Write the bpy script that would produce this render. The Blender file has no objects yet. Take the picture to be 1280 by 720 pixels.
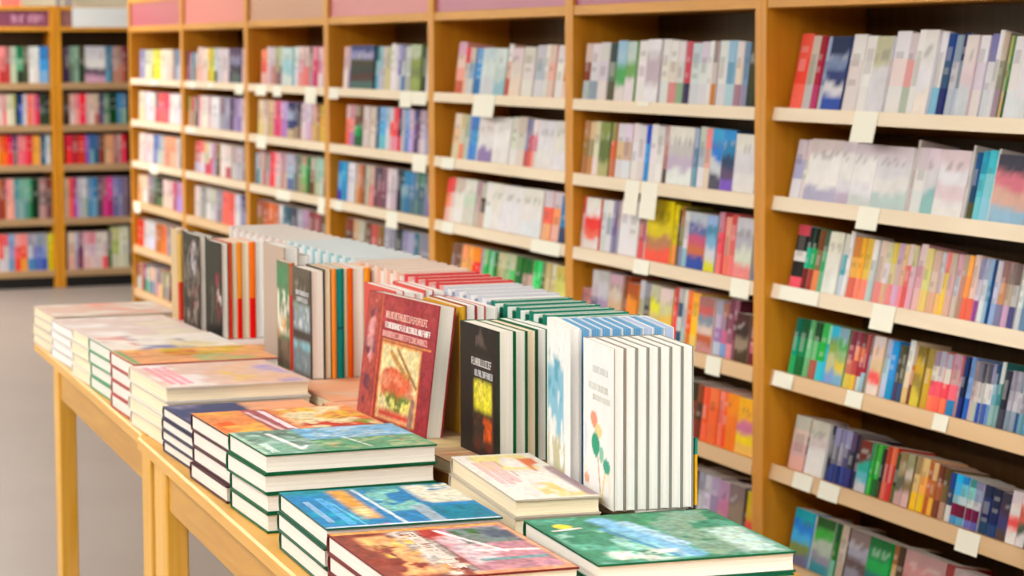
import bpy, math, random
import numpy as np
C = bpy.context.scene.collection
rnd = random.Random(7)

# ------------------------------------------------------------------ data
# every entry: x0 x1 (mm along the shelf), colours top to bottom, height in mm, F = cover faces out
SHELF = {
 (1,0):"-5439 -5374 e65/e54/f76 192;-5374 -5328 dcb/ccb/ccc 188;-5328 -5294 923/a24/b47 188;-5294 -5265 abd/9ac/bcd 185;-5265 -5168 235/89b/347/dde/35a 183 F;-5168 -5101 eee/edd/edd 190;-5101 -5043 eee/fff/eee 185;-5043 -4967 cca/dde/dde 183 F;-4967 -4900 eef/fdd/eee 195;-4900 -4864 dcd/eaa/bcb 190;-4864 -4824 fff/eee/eee 200;-4824 -4767 eee/eef/fed 197 F;-4767 -4736 eef/eee/8ce 196;-4736 -4698 148/357/126 188;-4698 -4668 9ab/ccd/bcd 185;-4668 -4644 236/89a/bce 188;-4644 -4594 edd/ecd/cde 185 F;-4594 -4555 eef/dce/edd 182;-4555 -4522 88b/dde/cde 186;-4522 -4500 eef/ddd/dde 195;-4500 -4478 cba/998/a9a 188;-4478 -4462 bb7/996/db8 183;-4462 -4452 585/484/253 180;-4452 -4409 eef/eee/def 178;-4409 -4363 eff/eef/def 178 F",
 (1,1):"-5435 -5383 dcd/bbe/eef 150;-5383 -5353 ecc/eed/edd 152;-5353 -5187 dcc/fff/fff/fff/bbd 153 F;-5187 -5123 dcd/fff/fff/eef/cbd 152 F;-5123 -5014 dcd/fff/fff/eef/cdd 152 F;-5014 -4854 dcd/dde/eee/bdd 148 F;-4854 -4843 dcc 170;-4843 -4786 dcd/eee/dee 150;-4786 -4733 ece/dde/9cc 150 F;-4733 -4607 ecd/eef/ecd/eee 150 F;-4607 -4597 ddd 165;-4597 -4571 158/258/146/553 150;-4571 -4541 3ac/6cd/7de 155;-4541 -4506 5cd/8de/8df 156;-4506 -4496 ddd 160;-4496 -4355 445/d89/eba/9ce 150 F",
 (1,2):"-5431 -5366 c56/111/eee/222/e67 160;-5366 -5340 222/3b9/722 158;-5340 -5314 111/2a6/a44 157;-5314 -5281 742/875/e96 155;-5281 -5252 465/3a7/7b9 154;-5252 -5182 eec/eed/efe 154 F;-5182 -5158 ddc/4ab/bdf 154;-5158 -5138 eee/fff/eee 162;-5138 -5098 c84/eb6/d76 148;-5098 -5075 eb4/fb5/f98 148;-5075 -5039 db5/ec6/f98 148;-5039 -5012 eee/cdd/bdd 148;-5012 -4978 ecb/ecb/e99 150;-4978 -4952 dda/ede/eb9 148;-4952 -4925 dc6/ed9/e99 148;-4925 -4896 cac/dbb/ead 147;-4896 -4877 ec8/eb9/f9a 147;-4877 -4852 ecc/d77/d66 149;-4852 -4830 cc9/ebc/fac 148;-4830 -4798 ecc/eab/fbb 154;-4798 -4766 ed8/ee8/fd7 146;-4766 -4734 dba/ecb/eb9 144;-4734 -4710 ccd/ecc/fc7 144;-4710 -4689 e88/fd6/fd5 144;-4689 -4661 cba/ebb/eba 145;-4661 -4634 dab/ccd/dcb 145;-4634 -4611 ba9/c98/b98 143;-4611 -4591 fb6/fa6/e76 143;-4591 -4567 ecb/fcb/e76 146;-4567 -4548 99b/dce/959 143;-4548 -4528 abd/cde/def 144;-4528 -4508 9bd/8bd/9ce 144;-4508 -4499 247/258/258 144;-4499 -4476 ccd/bcf/9be 144;-4476 -4448 977/c97/88a 142;-4448 -4425 988/cba/dad 142;-4425 -4400 766/ccc/558 142;-4400 -4379 eed/eff/cde 145;-4379 -4348 bcc/9cd/79b 144",
 (1,3):"-5431 -5400 165/197/3a6 145;-5400 -5361 153/185/163 146;-5361 -5335 6a7/8c9/7b8 144;-5335 -5293 142/2a5/a65 144;-5293 -5255 3a5/2a4/4cd 144;-5255 -5235 9db/4bc/4be 143;-5235 -5193 3bd/8a5/cc9/8ad 144 F;-5193 -5145 8ab/5a6/9b8/dc5/8bd 142 F;-5145 -5113 734/945/c76/dc6 142;-5113 -5089 845/e97/b55/ec5 142;-5089 -5065 633/d86/a34/cdd 141;-5065 -5046 a55/a34/9cd 141;-5046 -5023 877/aab/998 140;-5023 -4969 dcc/fca/ec9/e66/fdc 142 F;-4969 -4942 abd/ade/bcf 140;-4942 -4909 29d/49d/29c 141;-4909 -4890 554/443/546 134;-4890 -4868 443/665/357 134;-4868 -4842 dee/eed/fda/ec8 150;-4842 -4820 ba9/b73/743 140;-4820 -4781 762/ca3/984/dc5 140 F;-4781 -4752 984/ca3/ca4 140;-4752 -4724 989/ddc/e67/f86 138;-4724 -4696 aab/dcc/e67/f76 138;-4696 -4669 aab/ddc/e56/f86 138;-4669 -4634 b9a/caa/e78/38b 138;-4634 -4621 a66/cab/b99 138;-4621 -4601 236/124/237 140;-4601 -4581 79c/8ad/36b 142;-4581 -4561 988/baa/cbb 135;-4561 -4544 778/dcc/bcb 135;-4544 -4528 445/ccc/35a 135;-4528 -4508 556/ddd/46a 135;-4508 -4492 99b/dde/79c 135;-4492 -4472 246/7ab/9bb 140;-4472 -4456 cdd/488/8aa 145;-4456 -4431 334/223/445 130;-4431 -4412 99a/bbc/89a 130;-4412 -4393 aab/ccd/9ab 130;-4393 -4375 89a/ccd/358 130;-4375 -4356 ccc/99a/7ab 130;-4356 -4341 667/99a/6ac 130",
 (1,4):"-5431 -5344 ccb/ecb/ebb/fba 140;-5344 -5331 a98/655/b99 138;-5331 -5238 ccb/dcc/eee/eee 138 F;-5238 -5213 334/667/223/347 138;-5213 -5184 99b/778/348 137;-5184 -5160 88a/99a/237 137;-5160 -5131 99b/557/348 136;-5131 -5103 546/334/337 134;-5103 -5075 323/434/335 132;-5075 -5021 621/622/2a9/6bc/ccd 126 F;-5021 -5005 585/3a4/5b5 126;-5005 -4982 4a4/4b5/263 126;-4982 -4963 232/121/443 120;-4963 -4940 a43/b44/d76 130;-4940 -4914 d75/c43/c44 130;-4914 -4887 342/231/563 120;-4887 -4854 875/a97/665/caa 126 F;-4854 -4821 997/dcb/875/ebb 126 F;-4821 -4796 986/ec8/fc3 126;-4796 -4767 ec8/fb6/ec3 125;-4767 -4742 a63/c74/b63 122;-4742 -4721 db8/b74/eb5 123;-4721 -4696 632/a64/743 120;-4696 -4672 542/764/b98 118;-4672 -4648 248/346/ddd 112;-4648 -4617 1be/5be/9de/714/59c 112;-4617 -4587 28c/7cd/bde/613/6ac 112;-4587 -4560 488/8dd/cee/714/77b 111;-4560 -4530 88a/9ac/ccd/614/66a 111;-4530 -4487 124/236/125/246 110;-4487 -4446 013/124/125/247 108;-4446 -4407 334/434/447/544 106 F;-4407 -4367 dcd/eee/e66/fff 116 F;-4367 -4333 ede/d76/565/eef 115 F",
 (1,5):"-5417 -5313 2ab/38d/5be/895/779 140 F;-5313 -5300 ccc 140;-5300 -5204 252/4a4/bcb/99a/49a 140 F;-5204 -5183 253/373/8cb 140;-5183 -5142 cba/dcb/cba 142;-5142 -5126 433/544/433 140;-5126 -5030 877/aab/655/99a 140 F;-5030 -4926 163/285/2a5/277/3a7 140 F;-4926 -4900 964/ca7/d86 140;-4900 -4863 432/543/642 140;-4863 -4682 b99/c99/b66/baa 140 F;-4682 -4648 944/a33/834 140;-4648 -4480 baa/cbb/ccc 140 F;-4480 -4325 988/baa/877 140 F",
 (2,0):"-6741 -6691 ecb/843/bcc 170;-6691 -6629 ede/dde/9ab 170;-6629 -6557 ddd/dce/edd 172;-6557 -6491 344/676/554 170;-6491 -6421 9ce/5a6/edd 176 F;-6421 -6353 bdd/7a6/ede 176 F;-6353 -6279 eee/fef/eee 176;-6279 -6186 eef/cbc/eef 178 F;-6186 -6132 eee/eed/dee 180;-6132 -6079 eee/edc/d99 174;-6079 -6037 ede/ddd/9b9 172;-6037 -5996 c67/c56/335 172;-5996 -5934 bde/cee/cde 170;-5934 -5879 dce/dee/dde 170;-5879 -5854 eff/eee/eee 174;-5854 -5825 a99/dcc/c84 170;-5825 -5771 dee/eee/dde 172;-5771 -5714 9ce/8bd/ade 174;-5714 -5671 edd/fdb/a89 170;-5671 -5629 79b/8ac/99b 168;-5629 -5583 443/331/232 168 F",
 (2,1):"-6754 -6716 c97/a85/b86 160;-6716 -6672 ec9/985/c96 160;-6672 -6617 eda/eeb/fdd 160;-6617 -6538 895/674/bb8 160 F;-6538 -6502 996/d75/c86 160;-6502 -6444 dde/ec9/dde 160;-6444 -6386 ecf/dba/def 160;-6386 -6340 ede/eef/eee 164;-6340 -6289 dde/ede/edd 160;-6289 -6261 35c/5ae/49d 160;-6261 -6211 eee/fef/eee 162;-6211 -6162 ddd/eee/fff 160;-6162 -6125 caa/c99/b88/544 160;-6125 -5962 eed/ccc/cbd/eff 160 F;-5962 -5942 ace/79b/8bc 160;-5942 -5896 cdc/bcd/eef 165;-5896 -5851 f99/fba/fdb 165;-5851 -5783 4ad/38d/cde/556 162 F;-5783 -5706 39d/28b/246/657/86c 162 F;-5706 -5580 eed/dde/eee 155 F",
 (2,2):"-6753 -6722 d66/eaa/ecb 155;-6722 -6610 eed/eee/e44/e76/edd 155 F;-6610 -6568 dee/dde/cdd 155;-6568 -6525 eee/bcd/dde 155;-6525 -6496 99b/87a/99b 155;-6496 -6472 baa/aab 155;-6472 -6402 ede/eef/eef 160;-6402 -6333 ddd/eee/eef 160;-6333 -6288 a88/b66/d66 150;-6288 -6271 97b/b8c/ccd 155;-6271 -6096 ed3/ed2/dc2/b86/e65 178 F;-6096 -6069 ed3/dc2/fa6 170;-6069 -6054 542/652 155;-6054 -6033 a74/885/99b 165;-6033 -5991 ddd/ede/9cd 155;-5991 -5879 bcd/67a/c68/c75/35a 155 F;-5879 -5814 9be/59b/8bd/dde/dd3 155 F;-5814 -5780 c9a/e67/e88 165;-5780 -5741 ea9/ea9/e87 155;-5741 -5698 c55/d77/e88 162;-5698 -5599 ccd/bbc/dec/e99 160 F;-5599 -5576 ccd/87b/57b 155",
 (2,3):"-6772 -6690 b88/c99/a77 100;-6690 -6628 ccc/cbc/768/fff 160;-6628 -6549 bbb/ccd/a9b/ccd 160 F;-6549 -6447 cab/dcb/db9/fb9 158 F;-6447 -6412 732/a53 160;-6412 -6337 a52/e93/e94/fc4 145 F;-6337 -6303 ccd/cca/bb7 160;-6303 -6247 99a/445/654/885 155;-6247 -6181 cca/ee4/dc8/ee7 152 F;-6181 -6094 ecc/dd9/ec6/ed6 150 F;-6094 -6067 c55/e66/e54 160;-6067 -6036 ccc/157/cdd/257 160;-6036 -6015 eed/ccd/bdc 160;-6015 -5978 f85/e72/e63/d84 160;-5978 -5927 fb4/fc5/fc3/fd6 155;-5927 -5831 a77/d66/89a/ecb/b64/c99 150 F;-5831 -5786 aab/bac/a8b/bce 150;-5786 -5752 a76/756/c79/8ad 145;-5752 -5718 745/856/967/e9a 160;-5718 -5690 967/634/856 160;-5690 -5614 422/322/987/432 130 F;-5614 -5572 633/844/c78/723 120",
 (2,4):"-6028 -5986 543/a44/843 150;-5986 -5944 332/843/a44 150;-5944 -5903 842/432/732 150;-5903 -5863 f64/e63/f75 150;-5863 -5808 f85/f74/e74 150;-5808 -5778 f98/f87/f86 150;-5778 -5744 f74/f63/e53 150;-5744 -5681 f92/f83/f82 150 F;-5681 -5569 fb2/fb3/d8a/fd1/fc6 150 F",
 (2,5):"-6015 -5983 432/221 150;-5983 -5931 655/544/433 150;-5931 -5890 aab/ccd/ccd 150;-5890 -5850 ccd/dcf/bbd 150;-5850 -5795 bac/a9b/baa 150;-5795 -5731 b9b/c8a/ca9 150 F;-5731 -5644 877/987/878 150 F;-5644 -5625 321 150;-5625 -5565 cb2/db3/e65/dc8 150 F",
 (3,0):"-7895 -7813 eac/fcb/fa9/c64 178;-7813 -7765 d45/dcb/ecb 160;-7765 -7709 dcb/9bd/cdd 158;-7709 -7630 7ad/29d/17b 160;-7630 -7500 bde/cee/cde 158 F;-7500 -7402 cee/bdd/9cd 158 F;-7402 -7358 eee/eba/b43 170;-7358 -7257 ecd/edc/fdb 158 F;-7257 -7158 ddc/edd/eed 160;-7158 -7082 ccd/bcd/dde 165;-7082 -7041 eed/eee/dee 168;-7041 -6981 ecb/fba/ecb 166;-6981 -6915 ede/ffe/eee 166;-6915 -6869 eb9/c64/fcb 160",
 (3,1):"-7940 -7857 fdb/fc9/eda 156;-7857 -7808 dc9/ddb/e97 155;-7808 -7768 bcb/cdc 155;-7768 -7736 68d/7ae/59e 152;-7736 -7680 48c/4ad/59d 155;-7680 -7656 dde 155;-7656 -7517 edd/eee/98b 150 F;-7517 -7367 eee/fff/eee 152 F;-7367 -7309 ddc/dec/eee 155;-7309 -7237 dcb/ddc/edc 158;-7237 -7209 88a/99b/c66 155;-7209 -7187 99b/c67/d76 155;-7187 -7159 eee/e9a/f99 155;-7159 -7118 fcd/f9b/edc 155;-7118 -6981 dde/eef/eee 155 F;-6981 -6869 ddd/eed/eef 155 F",
 (3,2):"-8011 -7961 e55/f97/fba 150;-7961 -7910 e66/fbb/fdc 155;-7910 -7811 dcb/eed/eee 155 F;-7811 -7698 eed/cec/ddc 158 F;-7698 -7659 b9a/dbb/dcb 155;-7659 -7612 ccb/432/dba 152;-7612 -7542 eee/eff 155;-7542 -7443 eed/eee 155 F;-7443 -7260 eee/eef/eef 155 F;-7260 -7084 eed/eee/def 155 F;-7084 -7009 dcd/f76/fb8 158;-7009 -6935 dcd/fa7/fba 158;-6935 -6869 27a/28b/346 150",
 (3,3):"-7964 -7914 865/866/755 150;-7914 -7855 754/865 150;-7855 -7790 fa7/fb7/fa7 150;-7790 -7749 fb6/fc7 150;-7749 -7709 f93/f42/f78 150;-7709 -7669 f92/f31/f9a 150;-7669 -7638 bab/eab 150;-7638 -7591 9c9/3b6/4b7 150;-7591 -7544 8ca/6c8/8c9 150;-7544 -7514 262/373 150;-7514 -7468 cca/bb8/cca 150;-7468 -7423 cc9/aa7/bb8 150;-7423 -7378 bca/9c9/5c7 150;-7378 -7334 cca/6c7/4b6 150;-7334 -7276 373/163/262 150;-7276 -7225 162/a98/4a5 150;-7225 -7190 163/fbb/2b5 150;-7190 -7148 2b5/2d7/2c6 150;-7148 -7113 4d8/2c6/1b5 150;-7113 -7071 786/563/553 150;-7071 -7023 cb8/dc9/dc9 150;-7023 -6976 ddb/ed9/eda 150;-6976 -6883 cb6/dd7/ee7/ee5 150 F",
 (4,0):"-9214 -9149 ebb/fdc 165;-9149 -9106 bac/87b 165;-9106 -8807 347/99c/332/233/422/466 168 F;-8807 -8767 267/9cd/6ac 165;-8767 -8717 9cd/bce 165;-8717 -8668 dcc/dcb 165;-8668 -8619 cca/dd9 165;-8619 -8562 eee/fef 175;-8562 -8524 dde/eef 165;-8524 -8477 aad/88b/ccd 170;-8477 -8439 99b/cdd/58b 165;-8439 -8365 cdd/cdd/bbb 165;-8365 -8248 bca/895/785/9a6 168 F;-8248 -8203 354/563/342 165;-8203 -8142 ccd/ddf 160",
 (4,1):"-9200 -9135 ebb/f87/e65 160;-9135 -9071 c9a/e99/b8b 160;-9071 -9008 a98/754/2a6/264 160;-9008 -8956 754/633/174/253 160;-8956 -8873 dcc/ecc/dcc 160;-8873 -8803 dcb/edc 160;-8803 -8763 246/457/347 160;-8763 -8683 8be/6be/7cd 160;-8683 -8625 ace/cdf 160;-8625 -8577 dcd/f77/fab 160;-8577 -8529 f56/e56/f9b 160;-8529 -8491 635/312/d45 160;-8491 -8454 bbd/ccd 160;-8454 -8407 8be/59d/69d 160;-8407 -8352 dbd/caf 160;-8352 -8306 458/758/546 160;-8306 -8270 756/535/a9b 160;-8270 -8199 bab/cbd/dcd 160;-8199 -8128 878/99b/aac 160 F",
 (4,2):"-9306 -9240 28c/3ad/29d/43a 155;-9240 -9185 3ad/29c 155;-9185 -9131 dde/ccf 155;-9131 -9067 ddf/dde 155;-9067 -9014 ca9/c96 155;-9014 -8973 c75/b63 155;-8973 -8941 765 155;-8941 -8890 ccb/cba 155;-8890 -8839 dba/e99 155;-8839 -8789 656/756/645 155;-8789 -8739 545/856/856 155;-8739 -8679 867/846/756 155;-8679 -8621 ecd/dcd/ece 155;-8621 -8553 dcd/cbc 155;-8553 -8506 445/334 155;-8506 -8459 156/7ab/589 155;-8459 -8393 28b/58a/37a 155;-8393 -8338 58b/68a/578 155;-8338 -8284 688/578/688 155;-8284 -8239 698/467/578 155;-8239 -8194 678/88a 155;-8194 -8150 989/77a 155",
 (4,3):"-9214 -9106 732/532/432 155;-9106 -9042 ca8/a77 155;-9042 -8948 bba/987 155;-8948 -8876 643 155;-8876 -8795 b55/b45 155;-8795 -8725 863/742 155;-8725 -8646 aab/99a 155;-8646 -8578 99a/ccd 155;-8578 -8501 233 155;-8501 -8435 99b/bbc 155;-8435 -8361 aac/99b 155;-8361 -8306 478/578 155;-8306 -8136 889/778 155",
 (5,0):"-10458 -10363 f97/f76/fba 155;-10363 -10296 ecd/ebc 165;-10296 -10230 dcd/c99 165;-10230 -10165 bc9/bb9/977 165;-10165 -10100 ccb/867 165;-10100 -9936 bee/9de/cee 160 F;-9936 -9849 cee/cdf 165;-9849 -9764 fcc/eab/e99 165;-9764 -9704 ecc/e88 165;-9704 -9633 877/a99/b9a 165;-9633 -9574 f9b/d57/c47 165;-9574 -9505 fbc/e9b/fcd 165;-9505 -9448 fac/fbc/dbc 165;-9448 -9391 d8a/b7b 165",
 (5,1):"-10524 -10428 fda/fd9/ed8 155;-10428 -10360 dbb/ecb 155;-10360 -10267 ec9/db9/cb8 155;-10267 -10214 e9a/d69 155;-10214 -10149 d58/e57/d46 155;-10149 -10085 dae/c8c 155;-10085 -10034 caf/b9d 155;-10034 -9933 336/9ac/347/cb9 155;-9933 -9871 557/336/a98 155;-9871 -9822 221/221/865 155;-9822 -9737 dbd/ecd 155;-9737 -9677 dcf/dae 155;-9677 -9606 ebb/db8 155;-9606 -9536 a75/b96 155;-9536 -9444 cb5/eb4/db4 155;-9444 -9388 c9a/dab 155",
 (5,2):"-10344 -10251 e56/f67/e45 155;-10251 -10159 fab/fbc/dcc 155;-10159 -10107 a89/b99 155;-10107 -10056 cab/dba 155;-10056 -9955 bbd/ace/67a 155;-9955 -9893 99a/788 155;-9893 -9831 787/a98 155;-9831 -9746 b98/6b7/7b7/9a7 155;-9746 -9686 274/363 155;-9686 -9638 dcb/a87/743 155;-9638 -9580 acb/9ba/bca 155;-9580 -9510 adc/cdc 155;-9510 -9452 775/654 155;-9452 -9396 b99/ca9 155",
 (5,3):"-10574 -10463 954/863 150;-10463 -10368 a53/b64 150;-10368 -10274 d74/c63 150;-10274 -10208 c75 150;-10208 -10130 dde/ccd 150;-10130 -10066 578/79a 150;-10066 -9990 356/68a 150;-9990 -9914 445/556 150;-9914 -9816 aab/a9b 150;-9816 -9731 b9b/cab 150;-9731 -9647 733/844 150;-9647 -9553 945/732 150;-9553 -9415 543/654 150",
 (6,0):"-11665 -11565 fcb/fba 168;-11565 -11452 fdc/ecc 160;-11452 -11388 ec5/ed7/db4 160;-11388 -11324 cc5/dd4 160;-11324 -11261 bcd/bde/445 160;-11261 -11168 dcd/ccd 160;-11168 -11046 dcd/ecd 160;-11046 -10971 546/335 160;-10971 -10795 546/88a/334/566 160 F;-10795 -10723 dbe/ebc 160",
 (6,1):"-11663 -11580 faa/fbb 155;-11580 -11450 edd/eed 155;-11450 -11385 dab/ebc 155;-11385 -11228 eef/dde 155;-11228 -11120 989/aab 155;-11120 -11044 aac/99b 155;-11044 -10969 434/545 155;-10969 -10895 98b/a9c 155;-10895 -10822 bac/98b 155;-10822 -10749 dbc/ecc 155",
 (6,2):"-11745 -11627 c55/b77/cbd 155;-11627 -11529 e88/ecc/dce 155;-11529 -11448 ed9/dda/c57 155;-11448 -11383 dce/d57 155;-11383 -11304 c9b/bac 155;-11304 -11226 874/653 155;-11226 -11118 edd/fdd 155;-11118 -11012 ecc/edd/b67 155;-11012 -10922 baa/ccc 155;-10922 -10805 cbc/bbc 155;-10805 -10747 988 155",
 (6,3):"-11759 -11642 ecc/dcc 155;-11642 -11543 999/aaa 155;-11543 -11429 ccc/ddd 155;-11429 -11318 ccb/ccd 155;-11318 -11208 99a/989 155;-11208 -11085 e77/e76 155;-11085 -10964 d65/e77 155;-10964 -10861 cce/dde 155;-10861 -10759 447/99b 155",
 (7,0):"-12989 -12848 88a/99b 155;-12848 -12691 ccb/ddb 155;-12691 -12594 cc7/bb5 155;-12594 -12480 cc5/ee5/ee4 155;-12480 -12331 fdb/fdc 155;-12331 -12203 edb/ecb 155;-12203 -12131 a99 155;-12131 -12042 79b/abd 155;-12042 -11920 bce/edd 155",
 (7,1):"-13008 -12867 edb/eda 155;-12867 -12768 ecf/dce 155;-12768 -12631 edd/fcd 155;-12631 -12554 766/b56 155;-12554 -12403 d66/d78/e77 155;-12403 -12292 d57/e78 155;-12292 -12201 edd/eee 155;-12201 -12094 fee/ede 155;-12094 -12005 bce/ccf 155;-12005 -11900 fcb/fba 155",
 (7,2):"-13047 -12945 fdb/edc 155;-12945 -12845 ecc/ebc 155;-12845 -12688 fcc/ecd 155;-12688 -12610 57a/78b 155;-12610 -12515 89c/bcd 155;-12515 -12402 bbb/ccb 155;-12402 -12272 fa8/e98 155;-12272 -12145 fa8/fb9 155;-12145 -12056 dcc 155;-12056 -11968 545/434 155",
 (7,3):"-13086 -12964 fc9/fb8 150;-12964 -12843 fca/edd 150;-12843 -12705 989/877 150;-12705 -12608 576/454 150;-12608 -12475 221/332/675 150;-12475 -12363 fcc/ecb 150;-12363 -12234 dbb/ecb 150;-12234 -12161 c57/b78 150;-12161 -12036 c9c/b9e 150;-12036 -11949 dac/cbe 150",
 (7,4):"-13107 -12963 c31/d42 150;-12963 -12823 dcc/ccd 150;-12823 -12666 ccd/ccf 150;-12666 -12512 a63/b74 150;-12512 -12399 d75/e84 150;-12399 -12288 888/99a 150;-12288 -12179 bab 150;-12179 -11965 987/877 150",
}
FAR = {
 ("L",0):"2493 2534 e99/d88/b44 235;2534 2564 a77/b55 235;2564 2605 bcb/cdb 235;2605 2646 275/6a8/343 235;2646 2682 776/554 235;2682 2719 ddd/eee 235;2719 2750 dee/ddd 235;2750 2812 48c/5ae/8be 235",
 ("R",0):"2910 2947 656/545/435 235;2947 2978 8a9/787 235;2978 3009 9ba/8a9/9ba 235;3009 3046 554/343 235;3046 3182 ccd/dde/eee/656/dac 235 F;3182 3209 68a/79b/7bd 235;3209 3230 589/578 235;3230 3262 caa/ebb/c98 235;3262 3288 a98/c98 235;3288 3325 845/a65 235",
 ("L",1):"2486 2512 ebb/ecc 200;2512 2533 eaa/f88 200;2533 2563 ddb/eec 200;2563 2589 cc9/ddb 200;2589 2609 352/232 200;2609 2640 237/35b/47a 200;2640 2666 ccd/dcd 200;2666 2697 f88/e86 200;2697 2718 fa9/f9a 200;2718 2744 b48/d46 200;2744 2780 343/566/343 200;2780 2826 333/343 200",
 ("R",1):"2899 2941 543/655/433 200;2941 2978 fba/fcc 200;2978 3009 f9a/faa 200;3009 3046 e34/e56/e46 200;3046 3072 fbb/ebb 200;3072 3103 ecb/fdc 200;3103 3135 dca/dba/b76 200;3135 3161 436/658 200;3161 3204 798/687/9a9 200;3204 3251 132/142 200;3251 3283 59c/69b 200;3283 3320 79b/9ba 200",
 ("L",2):"2480 2506 d74/d83 190;2506 2537 f53/f73 190;2537 2568 d26/e35 190;2568 2598 657/877 190;2598 2629 f9a/e89 190;2629 2655 e99/e78 190;2655 2696 c34/d45 190;2696 2722 fb6/eb5 190;2722 2748 fb5/fb6 190;2748 2779 257/368 190;2779 2811 bde/cdf 190",
 ("R",2):"2910 2951 d35/e44 190;2951 2993 a44/b34 190;2993 3040 d44/c43 190;3040 3067 97c/86b 190;3067 3098 47a/8bc 190;3098 3130 57a/368 190;3130 3167 754/843 190;3167 3199 fb8/fc9 190;3199 3225 fb8 190;3225 3252 b88/a77 190;3252 3278 ebb/c99 190;3278 3315 d34/e46 190",
 ("L",3):"2472 2493 b75/944 260;2493 2518 843/a53 260;2518 2544 f9a/fba 260;2544 2570 fba/fa9 260;2570 2601 59a/8ab 260;2601 2632 8ba/9bb 260;2632 2663 8ba/699 260;2663 2684 5a8/385 260;2684 2730 243/132 260;2730 2777 a88/877/b99 260;2777 2834 744/533/755 260",
 ("R",3):"2886 2923 ddb/ecb 260;2923 2955 f66/f76 260;2955 2981 a58/b5b 260;2981 3012 ccd/bbd 260;3012 3044 dde/bcb 260;3044 3081 79b/69b 260;3081 3112 48b/7ac 260;3112 3149 767/656 260;3149 3181 b78/d59 260;3181 3213 e5a/b37 260;3213 3250 99c/77a 260;3250 3282 88b/99b 260;3282 3325 878/767 260",
 ("L",4):"2464 2495 e66/e55/dde 240;2495 2526 e78/ddd/dce 240;2526 2567 8be/aad/7ac 240;2567 2603 faa/f77/e54 240;2603 2650 f99/e65/ea5 240;2650 2681 aab/cde/59c 240;2681 2707 bbc/99c/58b 240;2707 2744 9ab/89d/67c 240;2744 2780 aab/89c/46b 240;2780 2822 cc4/dc2/cb2 240;2822 2864 db3/cb3 240",
 ("R",4):"2911 2958 fdb/fca/fba 240;2958 2979 ccf/bac 240;2979 3016 a89/746/856 240;3016 3053 fab/fcd/fbb 240;3053 3095 e9a/ebd/fcc 240;3095 3138 edc/edd/ecc 240;3138 3175 edc/ecc/e67 240;3175 3201 878/575 240;3201 3254 dd9/cd8/ddb 270;3254 3318 eeb/eec/ddb 270",
}
TAGS = [
 (1,0,-5.056,-4.946,0.075),
 (1,1,-5.031,-4.933,0.055),
 (1,2,-4.957,-4.853,0.062),
 (1,2,-5.429,-5.225,0.036),
 (1,3,-5.461,-5.356,0.038),
 (1,3,-5.079,-5.001,0.038),
 (1,3,-4.676,-4.615,0.037),
 (1,4,-5.347,-5.249,0.040),
 (1,4,-5.211,-5.110,0.043),
 (1,4,-4.567,-4.475,0.050),
 (2,0,-6.281,-6.198,0.012),
 (2,1,-6.358,-6.262,0.100),
 (2,1,-6.246,-6.136,0.105),
 (2,2,-6.300,-6.194,0.042),
 (2,3,-5.816,-5.728,0.050),
 (2,2,-5.669,-5.561,0.050),
 (3,0,-7.629,-7.430,0.075),
 (3,1,-7.957,-7.832,0.040),
 (3,2,-7.960,-7.843,0.040),
 (3,2,-7.102,-6.860,0.042),
 (4,0,-8.422,-8.293,0.060),
 (4,0,-8.284,-8.125,0.048),
 (4,1,-8.280,-8.129,0.065),
 (4,2,-9.266,-9.168,0.040),
 (4,2,-8.594,-8.460,0.065),
 (4,0,-9.329,-9.197,0.045),
 (5,0,-10.468,-10.292,0.050),
 (5,0,-10.173,-10.044,0.050),
 (5,0,-9.675,-9.511,0.070),
 (5,1,-10.465,-10.303,0.060),
 (5,2,-9.504,-9.344,0.070),
 (5,2,-10.142,-9.925,0.045),
 (6,0,-11.749,-11.615,0.035),
 (6,0,-10.836,-10.692,0.050),
 (6,1,-11.798,-11.630,0.035),
 (6,0,-11.355,-11.260,0.030),
 (7,0,-12.618,-12.446,0.030),
 (7,2,-12.673,-12.481,0.050),
 (7,3,-13.072,-12.929,0.060),
]
TOPS = [1.393, 1.168, .943, .72, .476, .233]          # shelf heights of the long wall of bookcases
LIPH = [.033, .036, .037, .04, .04, .04]
FTOPS = [1.338, 1.066, .808, .457, .119]
DIV = [-4.27, -5.543, -6.826, -8.11, -9.402, -10.67, -11.93, -13.186]   # left edge of each upright
TILTS = {1: 11.5, 2: 6, 3: 7.5, 4: 3.5, 5: 2, 6: 1.5, 7: 1.5}
CAM_ROWS = [
    (0.359148, 0.933277, -0.002628),
    (0.091025, -0.037831, -0.995130),
    (-0.928831, 0.357160, -0.098539),
]

# ------------------------------------------------------------------ colour helpers
def h2rgb(h):
    if len(h) == 3: return tuple(int(c, 16)/15. for c in h)
    return tuple(int(h[i:i+2], 16)/255. for i in (0, 2, 4))
def lin(c): return tuple((v/12.92 if v <= .04045 else ((v+.055)/1.055)**2.4) for v in c)
ALB = .93
def alb(h, ink=1.2):
    r, g, b = h2rgb(h); m = (r+g+b)/3
    k = ink if m < .7 else max(.5, 1.2-(m-.7)*4)         # richer dark inks, quieter pastels
    if m > .8: m = min(.98, m+.05)
    return lin(tuple(min(.97, max(.01, (m+(v-m)*k)*ALB)) for v in (r, g, b)))

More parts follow.
